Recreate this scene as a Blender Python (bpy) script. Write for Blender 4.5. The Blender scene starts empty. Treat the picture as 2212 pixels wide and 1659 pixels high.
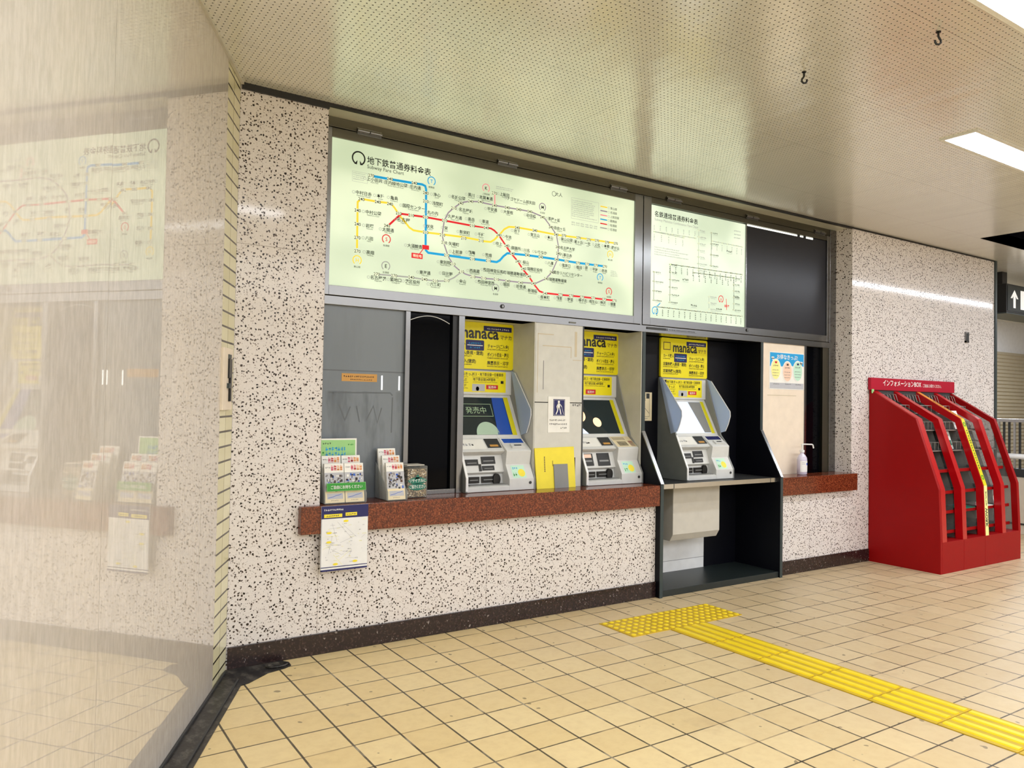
import bpy, bmesh, math, random
from mathutils import Matrix, Vector
random.seed(7)
SC = bpy.context.scene
COL = SC.collection

# ------------------------------------------------------------------ camera
cam_d = bpy.data.cameras.new('camera')
cam = bpy.data.objects.new('camera', cam_d)
COL.objects.link(cam)
cam_d.sensor_fit = 'HORIZONTAL'
cam_d.sensor_width = 36.0
cam_d.lens = 1653.1 / 2212 * 36.0
cam_d.clip_start = 0.05
yaw, pit, rol = math.radians(33.2607), math.radians(1.4192), math.radians(0.9857)
fw = Vector((math.sin(yaw) * math.cos(pit), math.cos(yaw) * math.cos(pit), math.sin(pit)))
r0 = Vector((math.cos(yaw), -math.sin(yaw), 0))
u0 = r0.cross(fw)
rv = math.cos(rol) * r0 + math.sin(rol) * u0
uv = -math.sin(rol) * r0 + math.cos(rol) * u0
cam.matrix_world = Matrix(((rv.x, uv.x, -fw.x, 0.0), (rv.y, uv.y, -fw.y, -3.8285), (rv.z, uv.z, -fw.z, 1.3), (0, 0, 0, 1)))
SC.camera = cam

# ------------------------------------------------------------------ world, exposure, lamps
wd = bpy.data.worlds.new('world')
SC.world = wd
wd.use_nodes = True
wd.node_tree.nodes['Background'].inputs[0].default_value = (0.95, 0.97, 1.0, 1)
wd.node_tree.nodes['Background'].inputs[1].default_value = 0.35
SC.view_settings.view_transform = 'Standard'
SC.view_settings.look = 'None'
SC.view_settings.exposure = 0.38
SC.view_settings.gamma = 1.0
SC.view_settings.use_curve_mapping = False
CEIL = 2.84
TUBE = 21.0          # radiance of the fluorescent diffusers


def area(name, x, y, sx, sy, rad, col=(0.885, 0.925, 1.0), z=None, rot=(0, 0, 0)):
    d = bpy.data.lights.new(name, 'AREA')
    d.shape = 'RECTANGLE'
    d.size, d.size_y = sx, sy
    d.color = col
    d.energy = rad * math.pi * sx * sy
    o = bpy.data.objects.new(name, d)
    o.location = (x, y, CEIL - 0.012 if z is None else z)
    o.rotation_euler = rot
    COL.objects.link(o)
    return o


for k in range(1, 7):                                   # the row of ceiling lamps goes on to the right, out of the picture
    area('ceiling_lamp', 5.01 + 1.27 * k, -1.642, 1.22, 0.165, TUBE)
area('ceiling_lamp', 1.24, -2.51, 1.22, 0.20, TUBE)
area('ceiling_lamp', -1.0, -2.9, 1.22, 0.20, TUBE)
area('passage_fill', 12.0, 1.2, 3.0, 0.3, 22.0)  # added unseen light that brightens the shutter and wall beyond
area('hall_fill', 4.0, -6.3, 15.0, 3.6, 2.6)       # added unseen fill in place of the bright hall behind the viewer


# ------------------------------------------------------------------ materials
def lin(c):
    c = c / 255.0
    return c / 12.92 if c <= 0.04045 else ((c + 0.055) / 1.055) ** 2.4


def rgb(r, g, b):
    return (lin(r), lin(g), lin(b), 1.0)


class NT:
    """small helper round a node tree"""
    def __init__(s, name):
        s.mat = bpy.data.materials.new(name)
        s.mat.use_nodes = True
        s.t = s.mat.node_tree
        s.b = s.t.nodes['Principled BSDF']

    def n(s, kind, **kw):
        nd = s.t.nodes.new(kind)
        for k, v in kw.items():
            if k.startswith('_'):
                setattr(nd, k[1:], v)
            else:
                key = int(k[1:]) if k[0] == 'i' and k[1:].isdigit() else k.replace('__', ' ')
                s.put(nd.inputs[key], v)
        return nd

    def put(s, sock, v):
        if isinstance(v, bpy.types.NodeSocket):
            s.t.links.new(v, sock)
        elif isinstance(v, bpy.types.Node):
            s.t.links.new(v.outputs[0], sock)
        else:
            sock.default_value = v

    def m(s, op, a, b=None, c=None, clamp=False):
        nd = s.t.nodes.new('ShaderNodeMath')
        nd.operation = op
        nd.use_clamp = clamp
        s.put(nd.inputs[0], a)
        if b is not None:
            s.put(nd.inputs[1], b)
        if c is not None:
            s.put(nd.inputs[2], c)
        return nd.outputs[0]

    def mix(s, f, a, b):
        nd = s.t.nodes.new('ShaderNodeMix')
        nd.data_type = 'RGBA'
        s.put(nd.inputs[0], f)
        s.put(nd.inputs[6], a)
        s.put(nd.inputs[7], b)
        return nd.outputs[2]

    def pos(s):
        return s.t.nodes.new('ShaderNodeNewGeometry').outputs['Position']

    def xyz(s, v):
        return s.n('ShaderNodeSeparateXYZ', i0=v).outputs

    def noise(s, v, scale, detail=2.0, rough=0.5):
        return s.n('ShaderNodeTexNoise', Vector=v, Scale=scale, Detail=detail, Roughness=rough).outputs[0]

    def scale(s, v, x, y, z):
        return s.n('ShaderNodeMapping', Vector=v, Scale=(x, y, z)).outputs[0]

    def step(s, v, lo, hi):
        nd = s.n('ShaderNodeMapRange', _interpolation_type='SMOOTHSTEP', i0=v, i1=lo, i2=hi)
        return nd.outputs[0]

    def bump(s, h, strength, dist=0.002):
        nd = s.n('ShaderNodeBump', Strength=strength, Distance=dist, Height=h)
        s.put(s.b.inputs['Normal'], nd.outputs[0])

    def set(s, **kw):
        for k, v in kw.items():
            s.put(s.b.inputs[k.replace('_', ' ')], v)
        return s.mat


MATS = {}


def pm(name, col, rough=0.45, metal=0.0, emit=0.0, vary=0.06, spec=0.5, ecol=None):
    """plain material with a faint procedural unevenness of tone"""
    if name in MATS:
        return MATS[name]
    k = NT(name)
    c = rgb(*col)
    f = k.noise(k.pos(), 14.0, 3.0)
    dk = tuple(v * (1 - vary * 2) for v in c[:3]) + (1,)
    lt = tuple(min(1, v * (1 + vary)) for v in c[:3]) + (1,)
    k.set(Base_Color=k.mix(f, dk, lt), Roughness=rough, Metallic=metal)
    k.b.inputs['Specular IOR Level'].default_value = spec
    if emit:
        k.b.inputs['Emission Color'].default_value = rgb(*(ecol or col))
        k.b.inputs['Emission Strength'].default_value = emit
    MATS[name] = k.mat
    return k.mat


def ink(name, col, e=0.9):
    """print on a backlit panel: the lamps behind shine through it"""
    return pm('ink_' + name, col, 0.5, 0, e, 0.02, spec=0.2)


def granite_white():
    k = NT('speckled_granite')
    p = k.pos()
    w = k.noise(p, 9.0, 2)
    wob = k.n('ShaderNodeTexNoise', Vector=p, Scale=55.0, Detail=2.0).outputs[1]
    q = k.n('ShaderNodeVectorMath', _operation='MULTIPLY_ADD', i0=wob, i1=(0.016, 0.016, 0.016), i2=p).outputs[0]

    def flecks(scale, share, size, soft):
        v = k.n('ShaderNodeTexVoronoi', Vector=q, Scale=scale)
        ch = k.n('ShaderNodeSeparateColor', i0=v.outputs['Color']).outputs
        r = k.m('MULTIPLY', k.m('ADD', 0.55, k.m('MULTIPLY', ch[1], 0.6)), size)
        inside = k.m('SUBTRACT', 1.0, k.n('ShaderNodeMapRange', _interpolation_type='SMOOTHSTEP', i0=k.m('SUBTRACT', v.outputs['Distance'], r), i1=-soft, i2=soft).outputs[0])
        return k.m('MULTIPLY', inside, k.m('LESS_THAN', ch[0], share)), ch[2]

    big, tone = flecks(64.0, 0.72, 0.36, 0.05)
    mid, tone2 = flecks(112.0, 0.62, 0.34, 0.08)
    base = k.mix(k.noise(p, 150.0, 2.0), rgb(209, 203, 201), rgb(239, 235, 235))
    base = k.mix(k.m('MULTIPLY', w, 0.25), base, rgb(224, 208, 196))
    c = k.mix(k.m('MULTIPLY', mid, k.m('MULTIPLY_ADD', tone2, 0.6, 0.35)), base, rgb(112, 98, 88))
    c = k.mix(big, c, k.mix(tone, rgb(20, 16, 15), rgb(84, 70, 62)))
    s = k.xyz(p)
    # thin joints between the stone slabs
    jx = k.m('LESS_THAN', k.m('PINGPONG', k.m('SUBTRACT', s[0], 1.345), 0.505), 0.0016)
    jz = k.m('LESS_THAN', k.m('ABSOLUTE', k.m('SUBTRACT', s[2], 2.055)), 0.0016)
    j = k.m('MAXIMUM', jx, jz)
    c = k.mix(k.m('MULTIPLY', j, 0.55), c, rgb(120, 108, 98))
    return k.set(Base_Color=c, Roughness=k.m('ADD', 0.075, k.m('MULTIPLY', big, 0.12)), Specular_IOR_Level=0.24)


def granite_red():
    k = NT('red_granite')
    p = k.pos()
    a = k.step(k.noise(p, 120.0, 3.0, 0.6), 0.42, 0.62)
    b = k.step(k.noise(k.scale(p, 1.2, 1.2, 1.2), 90.0, 2.0, 0.6), 0.60, 0.68)
    c = k.mix(a, rgb(82, 34, 20), rgb(132, 64, 38))
    c = k.mix(k.m('MULTIPLY', b, 0.6), c, rgb(190, 112, 70))
    s = k.xyz(p)
    j = k.m('LESS_THAN', k.m('PINGPONG', k.m('SUBTRACT', s[0], 2.32), 0.66), 0.0016)
    c = k.mix(k.m('MULTIPLY', j, 0.7), c, rgb(60, 22, 16))
    return k.set(Base_Color=c, Roughness=0.16)


def granite_dark():
    k = NT('dark_granite')
    p = k.pos()
    a = k.step(k.noise(p, 80.0, 3.0, 0.6), 0.5, 0.75)
    b = k.step(k.noise(p, 60.0, 2.0, 0.5), 0.68, 0.72)
    c = k.mix(a, rgb(40, 28, 28), rgb(84, 64, 60))
    c = k.mix(k.m('MULTIPLY', b, 0.7), c, rgb(170, 160, 155))
    return k.set(Base_Color=c, Roughness=0.2)


def limestone():
    k = NT('polished_limestone')
    p = k.pos()
    a = k.noise(k.scale(p, 75, 75, 14), 1.0, 4.0, 0.6)
    b = k.noise(p, 45.0, 3.0, 0.6)
    big = k.noise(p, 1.6, 3.0, 0.6)
    c = k.mix(k.step(a, 0.30, 0.72), rgb(200, 193, 185), rgb(216, 209, 202))
    c = k.mix(k.m('MULTIPLY', k.step(b, 0.5, 0.8), 0.18), c, rgb(180, 168, 150))
    c = k.mix(k.m('MULTIPLY', k.step(big, 0.4, 0.7), 0.18), c, rgb(222, 206, 182))
    h = k.noise(k.scale(p, 2.2, 2.2, 1.6), 1.0, 0.0)
    k.bump(h, 0.010, 0.010)
    k.b.inputs['Specular IOR Level'].default_value = 1.0
    k.b.inputs['Coat Weight'].default_value = 0.42
    k.b.inputs['Coat Roughness'].default_value = 0.012
    return k.set(Base_Color=c, Roughness=0.012)


def strip_tile():
    k = NT('cream_strip_tile')
    p = k.pos()
    s = k.xyz(p)
    along = k.m('ADD', k.m('MULTIPLY', k.m('SUBTRACT', s[0], 0.905), -0.429), k.m('MULTIPLY', s[1], -0.903))
    jz = k.m('LESS_THAN', k.m('PINGPONG', k.m('SUBTRACT', s[2], 0.041), 0.0345), 0.0046)
    js = k.m('LESS_THAN', k.m('ABSOLUTE', k.m('SUBTRACT', along, 0.138)), 0.003)
    js2 = k.m('LESS_THAN', along, 0.006)
    cell = k.n('ShaderNodeTexWhiteNoise', _noise_dimensions='2D', Vector=k.n('ShaderNodeCombineXYZ',
               i0=k.m('FLOOR', k.m('DIVIDE', k.m('SUBTRACT', s[2], 0.041), 0.069)), i1=k.m('GREATER_THAN', along, 0.138)).outputs[0]).outputs[0]
    c = k.mix(cell, rgb(214, 208, 168), rgb(230, 226, 194))
    c = k.mix(k.m('MULTIPLY', js, 0.7), c, rgb(120, 110, 70))
    c = k.mix(k.m('MAXIMUM', jz, js2), c, rgb(34, 26, 12))
    return k.set(Base_Color=c, Roughness=0.25)


def floor_tile():
    k = NT('beige_floor_tile')
    p = k.pos()
    s = k.xyz(p)
    ux = k.m('DIVIDE', k.m('SUBTRACT', s[0], 0.734), 0.1932)
    uy = k.m('DIVIDE', k.m('ADD', s[1], 0.4955), 0.1936)
    dx = k.m('MULTIPLY', k.m('PINGPONG', ux, 0.5), 0.1932)
    dy = k.m('MULTIPLY', k.m('PINGPONG', uy, 0.5), 0.1936)
    wob = k.m('MULTIPLY', k.m('SUBTRACT', k.noise(p, 30.0, 2), 0.5), 0.0016)
    gx = k.m('LESS_THAN', k.m('ADD', dx, wob), 0.0042)
    gy = k.m('LESS_THAN', k.m('ADD', dy, wob), 0.0036)
    cell = k.n('ShaderNodeTexWhiteNoise', _noise_dimensions='2D', Vector=k.n('ShaderNodeCombineXYZ', i0=k.m('FLOOR', ux), i1=k.m('FLOOR', uy)).outputs[0]).outputs[0]
    worn = k.step(k.m('ADD', s[0], k.m('MULTIPLY', k.noise(p, 1.1, 2), 1.2)), 1.8, 5.0)   # more walked on towards the passage
    ca = k.mix(cell, rgb(228, 203, 148), rgb(236, 214, 162))
    cb = k.mix(cell, rgb(200, 179, 143), rgb(209, 189, 154))
    c = k.mix(worn, ca, cb)
    mott = k.step(k.noise(p, 22.0, 4.0, 0.65), 0.35, 0.8)
    c = k.mix(k.m('MULTIPLY', mott, 0.20), c, rgb(186, 150, 98))
    stain = k.step(k.noise(p, 2.3, 4.0, 0.7), 0.58, 0.75)
    c = k.mix(k.m('MULTIPLY', stain, 0.22), c, rgb(150, 122, 90))
    spot = k.step(k.noise(p, 19.0, 1.0, 0.4), 0.74, 0.76)
    c = k.mix(k.m('MULTIPLY', spot, 0.6), c, rgb(70, 56, 44))
    # joints: dirty, in places washed out
    nx = k.step(k.noise(k.scale(p, 22, 5, 1), 1.0, 3.0, 0.6), 0.50, 0.66)
    ny = k.step(k.noise(k.scale(p, 4, 30, 1), 1.0, 3.0, 0.6), 0.44, 0.64)
    dark = rgb(40, 32, 24)
    colx = k.mix(nx, dark, k.mix(worn, rgb(150, 140, 122), rgb(196, 178, 148)))
    coly = k.mix(ny, dark, k.mix(worn, rgb(176, 150, 106), rgb(196, 176, 146)))
    bold = k.m('LESS_THAN', k.m('ABSOLUTE', k.m('ADD', s[1], 0.8827)), 0.02)
    coly = k.mix(bold, coly, rgb(40, 24, 14))
    c = k.mix(k.m('MULTIPLY', gy, 0.92), c, coly)
    c = k.mix(k.m('MULTIPLY', gx, 0.92), c, colx)
    g = k.m('MAXIMUM', gx, gy)
    h = k.m('SUBTRACT', k.m('MULTIPLY', k.noise(p, 60.0, 2), 0.25), g)
    k.bump(h, 0.35, 0.002)
    return k.set(Base_Color=c, Roughness=k.m('ADD', 0.30, k.m('MULTIPLY', k.noise(p, 8.0, 3), 0.22)))


def ceiling_panel():
    k = NT('perforated_ceiling')
    p = k.pos()
    s = k.xyz(p)
    hx = k.m('MULTIPLY', k.m('PINGPONG', k.m('DIVIDE', k.m('SUBTRACT', s[0], 1.686), 0.0248), 0.5), 0.0248)
    hy = k.m('MULTIPLY', k.m('PINGPONG', k.m('DIVIDE', k.m('ADD', s[1], 1.4515), 0.0248), 0.5), 0.0248)
    r = k.m('SQRT', k.m('ADD', k.m('MULTIPLY', hx, hx), k.m('MULTIPLY', hy, hy)))
    hole = k.m('SUBTRACT', 1.0, k.step(r, 0.0030, 0.0046))
    jx = k.m('LESS_THAN', k.m('MULTIPLY', k.m('PINGPONG', k.m('DIVIDE', k.m('SUBTRACT', s[0], 1.33), 1.226), 0.5), 1.226), 0.0016)
    jy = k.m('LESS_THAN', k.m('MULTIPLY', k.m('PINGPONG', k.m('DIVIDE', k.m('ADD', s[1], 0.424), 0.598), 0.5), 0.598), 0.0016)
    j = k.m('MAXIMUM', jx, jy)
    base = k.mix(k.noise(p, 3.0, 3), rgb(230, 229, 221), rgb(238, 237, 230))
    c = k.mix(k.m('MULTIPLY', j, 0.3), base, rgb(120, 112, 96))
    c = k.mix(k.m('MULTIPLY', hole, 0.9), c, rgb(52, 48, 40))
    und = k.noise(k.scale(p, 5, 1.2, 1), 1.0, 2.0)
    k.bump(und, 0.5, 0.010)
    k.b.inputs['Specular IOR Level'].default_value = 1.0
    return k.set(Base_Color=c, Metallic=0.30, Roughness=k.m('ADD', 0.21, k.m('MULTIPLY', hole, 0.4)))


def steel(name, col, rough=0.26):
    k = NT(name)
    p = k.pos()
    n = k.noise(k.scale(p, 1.2, 40, 160), 1.0, 2.0, 0.5)
    big = k.noise(k.scale(p, 2.0, 2, 2), 1.0, 3.0, 0.6)
    c = rgb(*col)
    f = k.m('ADD', k.m('MULTIPLY', n, 0.35), k.m('MULTIPLY', big, 0.65))
    cc = k.mix(f, tuple(v * 0.80 for v in c[:3]) + (1,), tuple(min(1, v * 1.15) for v in c[:3]) + (1,))
    return k.set(Base_Color=cc, Metallic=1.0, Roughness=k.m('ADD', rough - 0.04, k.m('MULTIPLY', n, 0.08)))


def lightbox(name, a, b, e):
    """white acrylic with tubes behind: brighter along the tubes, a little dimmer between them"""
    k = NT(name)
    p = k.pos()
    s = k.xyz(p)
    n = k.noise(k.scale(p, 1.5, 1, 2.2), 1.0, 2.0, 0.5)
    f = k.step(n, 0.34, 0.64)
    c = k.mix(f, rgb(*a), rgb(*b))
    k.put(k.b.inputs['Emission Color'], c)
    k.put(k.b.inputs['Emission Strength'], k.m('MULTIPLY', k.m('ADD', 0.86, k.m('MULTIPLY', f, 0.22)), e))
    return k.set(Base_Color=rgb(150, 155, 145), Roughness=0.25)


def grey_blind():
    k = NT('grey_window_film')
    p = k.pos()
    s = k.xyz(p)
    n = k.noise(k.scale(p, 7, 7, 1.6), 1.0, 4.0, 0.65)
    low = k.m('LESS_THAN', s[2], 1.35)
    c = k.mix(k.m('MULTIPLY', k.step(n, 0.46, 0.66), k.m('ADD', 0.10, k.m('MULTIPLY', low, 0.40))), rgb(122, 130, 138), rgb(78, 84, 90))
    edge = k.m('LESS_THAN', k.m('ABSOLUTE', k.m('SUBTRACT', s[2], 1.462)), 0.0035)
    c = k.mix(k.m('MULTIPLY', edge, 0.5), c, rgb(70, 74, 78))
    return k.set(Base_Color=c, Roughness=0.22)


def scrap():
    k = NT('ticket_scraps')
    p = k.pos()
    v = k.n('ShaderNodeTexVoronoi', Vector=p, Scale=150.0)
    g = k.n('ShaderNodeSeparateColor', i0=v.outputs['Color']).outputs[0]
    c = k.mix(k.step(g, 0.2, 0.9), rgb(66, 52, 34), rgb(186, 162, 120))
    c = k.mix(k.step(g, 0.90, 0.95), c, rgb(228, 222, 204))
    return k.set(Base_Color=c, Roughness=0.5)


def clear(name, col, alpha, rough=0.06, transl=0.0):
    """thin clear or tinted acrylic"""
    k = NT(name)
    out = k.t.nodes['Material Output']
    tr = k.n('ShaderNodeBsdfTransparent', Color=(1, 1, 1, 1))
    k.set(Base_Color=rgb(*col), Roughness=rough)
    first = k.b.outputs[0]
    if transl:
        tl = k.n('ShaderNodeBsdfTranslucent', Color=rgb(*col))
        first = k.n('ShaderNodeMixShader', i0=transl, i1=k.b.outputs[0], i2=tl.outputs[0]).outputs[0]
    fres = k.n('ShaderNodeFresnel', IOR=1.45).outputs[0]
    fac = k.m('ADD', alpha, k.m('MULTIPLY', fres, 0.7), clamp=True)
    mx = k.n('ShaderNodeMixShader', i0=fac, i1=tr.outputs[0], i2=first)
    k.t.links.new(mx.outputs[0], out.inputs[0])
    return k.mat


def drain():
    k = NT('grimy_drain')
    p = k.pos()
    n = k.noise(k.scale(p, 20, 12, 20), 1.0, 4.0, 0.7)
    c = k.mix(k.step(n, 0.45, 0.75), rgb(26, 24, 24), rgb(96, 92, 86))
    k.bump(n, 0.5, 0.004)
    return k.set(Base_Color=c, Roughness=0.38)


M = dict(
    granite=granite_white(), red_stone=granite_red(), dark_stone=granite_dark(), limestone=limestone(), strip=strip_tile(),
    floor=floor_tile(), ceiling=ceiling_panel(), steel=steel('brushed_steel', (136, 136, 136), 0.22), bronze=steel('aged_steel', (104, 101, 90), 0.3),
    chrome=steel('bright_steel', (214, 214, 214), 0.18), blind=grey_blind(), scrap=scrap(), drain=drain(),
    board=lightbox('fare_board_acrylic', (200, 220, 180), (222, 234, 196), 0.66),
    acrylic=clear('clear_acrylic', (235, 240, 240), 0.07), wing=clear('pale_blue_acrylic', (216, 232, 255), 0.97, 0.30, 0.5),
    sidepane=clear('dusty_acrylic', (150, 150, 146), 0.42, 0.25),
)
M.update(
    black=pm('black', (10, 10, 12), 0.35), void=pm('dark_room', (6, 6, 8), 0.9, spec=0.1), navy_black=pm('dark_laminate', (7, 8, 17), 0.45, spec=0.22), glass=pm('dark_glass', (4, 5, 9), 0.06, spec=0.07),
    slate=pm('slate_edge', (54, 66, 68), 0.4), white=pm('white_paint', (226, 226, 222), 0.45), greywhite=pm('machine_grey', (216, 218, 218), 0.42), midgrey=pm('mid_grey', (138, 140, 140), 0.4),
    flank=pm('flank_grey', (128, 133, 130), 0.45), shade=pm('recess_grey', (150, 152, 148), 0.45), yellow=pm('sign_yellow', (246, 232, 10), 0.4), lemon=pm('lemon_board', (246, 228, 60), 0.45), gold=pm('stripe_yellow', (222, 214, 20), 0.4),
    tact=pm('tactile_yellow', (246, 218, 30), 0.38, vary=0.06), tactplate=pm('tactile_worn', (206, 172, 30), 0.5, vary=0.14), red=pm('box_red', (150, 0, 4), 0.5, vary=0.04, spec=0.25), crimson=pm('header_red', (176, 6, 44), 0.4, vary=0.03, spec=0.35),
    rib=pm('rib_red', (184, 8, 18), 0.24, vary=0.04, spec=0.8), cream=pm('cream_panel', (240, 226, 208), 0.4), paper=pm('white_paper', (244, 244, 240), 0.6), offwhite=pm('off_white', (206, 202, 192), 0.5),
    navy=pm('navy_print', (22, 26, 96), 0.45), blue=pm('blue_print', (36, 92, 200), 0.4), sky=pm('sky_print', (12, 164, 232), 0.45), green=pm('green_print', (34, 150, 30), 0.45), palegreen=pm('pale_green', (160, 214, 140), 0.5),
    teal=pm('teal_print', (22, 116, 98), 0.45), pink=pm('pink_print', (222, 70, 110), 0.5), orange=pm('orange_print', (238, 150, 60), 0.5), redprint=pm('red_print', (206, 30, 36), 0.45), brown=pm('brown_print', (90, 66, 56), 0.6),
    greyprint=pm('grey_print', (126, 126, 130), 0.6), palegrey=pm('pale_grey', (190, 192, 200), 0.5), sand=pm('sand_print', (236, 222, 186), 0.5), peach=pm('peach_print', (250, 214, 192), 0.5), mint=pm('mint_print', (196, 236, 214), 0.5),
    lemonpale=pm('pale_lemon', (250, 246, 160), 0.5), amber=pm('amber_label', (206, 154, 78), 0.5), tape=pm('tape_residue', (206, 194, 168), 0.5), shutter=pm('shutter_beige', (184, 174, 150), 0.4),
    handsan=pm('clear_gel', (214, 210, 232), 0.12), whiteplastic=pm('white_plastic', (238, 240, 242), 0.3), darkgrey=pm('dark_grey', (52, 54, 56), 0.5), wire=pm('wire_zinc', (176, 178, 172), 0.35, 0.6),
    wallwhite=pm('far_wall', (226, 228, 232), 0.6), concrete=pm('parapet_cream', (226, 216, 200), 0.5), signface=pm('sign_face', (32, 40, 40), 0.4), coal=pm('sign_black', (14, 16, 18), 0.4),
    dimscreen=pm('screen_dark', (20, 34, 40), 0.07, 0, 0.25), bluescreen=pm('screen_blue', (28, 60, 128), 0.07, 0, 0.55), palescreen=pm('screen_pale', (190, 204, 222), 0.08, 0, 0.75), screenline=pm('screen_line', (130, 150, 120), 0.1, 0, 0.5),
    dimlit=pm('sign_white', (244, 246, 246), 0.4, 0, 0.35), screenblob=pm('screen_glare', (140, 160, 140), 0.1, 0, 0.45), disc=pm('lamp_reflection_disc', (250, 206, 160), 0.1, 0, 0.9), tube=pm('tube_white', (255, 255, 255), 0.3, 0, TUBE, 0.0, ecol=(240, 248, 255)), gap=pm('lamp_gap', (250, 252, 240), 0.3, 0, 1.3, 0.0), litwhite=pm('lit_white', (250, 250, 250), 0.4, 0, 1.0, 0.0),
)
for nm, c in dict(white=(226, 236, 206), black=(36, 38, 36), grey=(150, 152, 150), yellow=(236, 204, 60), red=(206, 34, 44), violet=(140, 128, 146), pink=(222, 140, 150), blue=(24, 150, 208)).items():
    M['i_' + nm] = ink(nm, c, 0.03 if nm == 'black' else 0.45)


# ------------------------------------------------------------------ mesh helpers
class MB:
    def __init__(s):
        s.v, s.f, s.mi = [], [], []

    def face(s, pts, m=0):
        b = len(s.v)
        s.v += [tuple(p) for p in pts]
        s.f.append(tuple(range(b, b + len(pts))))
        s.mi.append(m)
        return s

    def box(s, x0, x1, y0, y1, z0, z1, m=0):
        b = len(s.v)
        s.v += [(x, y, z) for x in (x0, x1) for y in (y0, y1) for z in (z0, z1)]
        for q in ((0, 1, 3, 2), (4, 6, 7, 5), (0, 4, 5, 1), (2, 3, 7, 6), (0, 2, 6, 4), (1, 5, 7, 3)):
            s.f.append(tuple(b + i for i in q))
            s.mi.append(m)
        return s

    def prism(s, poly, axis, a0, a1, m=0):
        n = len(poly)
        b = len(s.v)
        mk = {'x': lambda p, a: (a, p[0], p[1]), 'y': lambda p, a: (p[0], a, p[1]), 'z': lambda p, a: (p[0], p[1], a)}[axis]
        s.v += [mk(p, a0) for p in poly] + [mk(p, a1) for p in poly]
        s.f.append(tuple(range(b, b + n)))
        s.f.append(tuple(range(b + 2 * n - 1, b + n - 1, -1)))
        s.mi += [m, m]
        for i in range(n):
            j = (i + 1) % n
            s.f.append((b + i, b + j, b + n + j, b + n + i))
            s.mi.append(m)
        return s

    def hexa(s, pts8, m=0):
        b = len(s.v)
        s.v += [tuple(p) for p in pts8]
        for q in ((0, 1, 2, 3), (7, 6, 5, 4), (0, 4, 5, 1), (1, 5, 6, 2), (2, 6, 7, 3), (3, 7, 4, 0)):
            s.f.append(tuple(b + i for i in q))
            s.mi.append(m)
        return s

    def tube(s, pts, r, n=8, m=0, close=False):
        pts = [Vector(p) for p in pts]
        rings = []
        N = len(pts)
        prev = None
        for i, p in enumerate(pts):
            a = pts[(i - 1) % N] if (i > 0 or close) else p
            c = pts[(i + 1) % N] if (i < N - 1 or close) else p
            d = (c - a).normalized()
            if prev is None:
                ref = Vector((0, 0, 1)) if abs(d.z) < 0.9 else Vector((1, 0, 0))
                u = d.cross(ref).normalized()
            else:
                u = (prev - d * prev.dot(d)).normalized()
            prev = u
            w = d.cross(u)
            b = len(s.v)
            for k in range(n):
                t = 2 * math.pi * k / n
                q = p + (u * math.cos(t) + w * math.sin(t)) * r
                s.v.append(tuple(q))
            rings.append(b)
        for i in range(N if close else N - 1):
            a, c = rings[i], rings[(i + 1) % N]
            for k in range(n):
                s.f.append((a + k, a + (k + 1) % n, c + (k + 1) % n, c + k))
                s.mi.append(m)
        if not close:
            s.f.append(tuple(rings[0] + k for k in range(n)))
            s.f.append(tuple(rings[-1] + k for k in range(n - 1, -1, -1)))
            s.mi += [m, m]
        return s

    def lathe(s, cx, cy, prof, n=24, m=0, sy=1.0):
        b = len(s.v)
        for r, z in prof:
            for k in range(n):
                t = 2 * math.pi * k / n
                s.v.append((cx + r * math.cos(t), cy + r * sy * math.sin(t), z))
        for i in range(len(prof) - 1):
            for k in range(n):
                s.f.append((b + i * n + k, b + i * n + (k + 1) % n, b + (i + 1) * n + (k + 1) % n, b + (i + 1) * n + k))
                s.mi.append(m)
        s.f.append(tuple(b + k for k in range(n - 1, -1, -1)))
        s.f.append(tuple(b + (len(prof) - 1) * n + k for k in range(n)))
        s.mi += [m, m]
        return s

    # flat print on a plane, P maps (u, v) to a point
    def rect(s, P, u0, u1, v0, v1, m=0):
        s.face([P(u0, v0), P(u1, v0), P(u1, v1), P(u0, v1)], m)
        return s

    def disc(s, P, cu, cv, r, m=0, n=24, a0=0.0, a1=2 * math.pi, ry=None):
        ry = r if ry is None else ry
        s.face([P(cu + r * math.cos(a0 + (a1 - a0) * k / n), cv + ry * math.sin(a0 + (a1 - a0) * k / n)) for k in range(n if a1 - a0 > 6.2 else n + 1)], m)
        return s

    def ring(s, P, cu, cv, r0, r1, m=0, a0=0.0, a1=2 * math.pi, n=28):
        for k in range(n):
            t, q = a0 + (a1 - a0) * k / n, a0 + (a1 - a0) * (k + 1) / n
            s.face([P(cu + r0 * math.cos(t), cv + r0 * math.sin(t)), P(cu + r1 * math.cos(t), cv + r1 * math.sin(t)),
                    P(cu + r1 * math.cos(q), cv + r1 * math.sin(q)), P(cu + r0 * math.cos(q), cv + r0 * math.sin(q))], m)
        return s

    def frame(s, P, u0, u1, v0, v1, w, m=0):
        s.rect(P, u0, u1, v0, v0 + w, m)
        s.rect(P, u0, u1, v1 - w, v1, m)
        s.rect(P, u0, u0 + w, v0 + w, v1 - w, m)
        s.rect(P, u1 - w, u1, v0 + w, v1 - w, m)
        return s

    def line(s, P, pts, w, m=0):
        """ribbon of width w through 2D points, mitred"""
        q = [Vector(p) for p in pts]
        L = []
        for i in range(len(q)):
            d0 = (q[i] - q[i - 1]).normalized() if i else None
            d1 = (q[i + 1] - q[i]).normalized() if i < len(q) - 1 else None
            d0 = d0 or d1
            d1 = d1 or d0
            t = (d0 + d1)
            t = t.normalized() if t.length > 1e-6 else d0
            nrm = Vector((-t.y, t.x))
            k = 1.0 / max(0.5, nrm.dot(Vector((-d0.y, d0.x))))
            L.append((q[i] + nrm * (w / 2 * k), q[i] - nrm * (w / 2 * k)))
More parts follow.
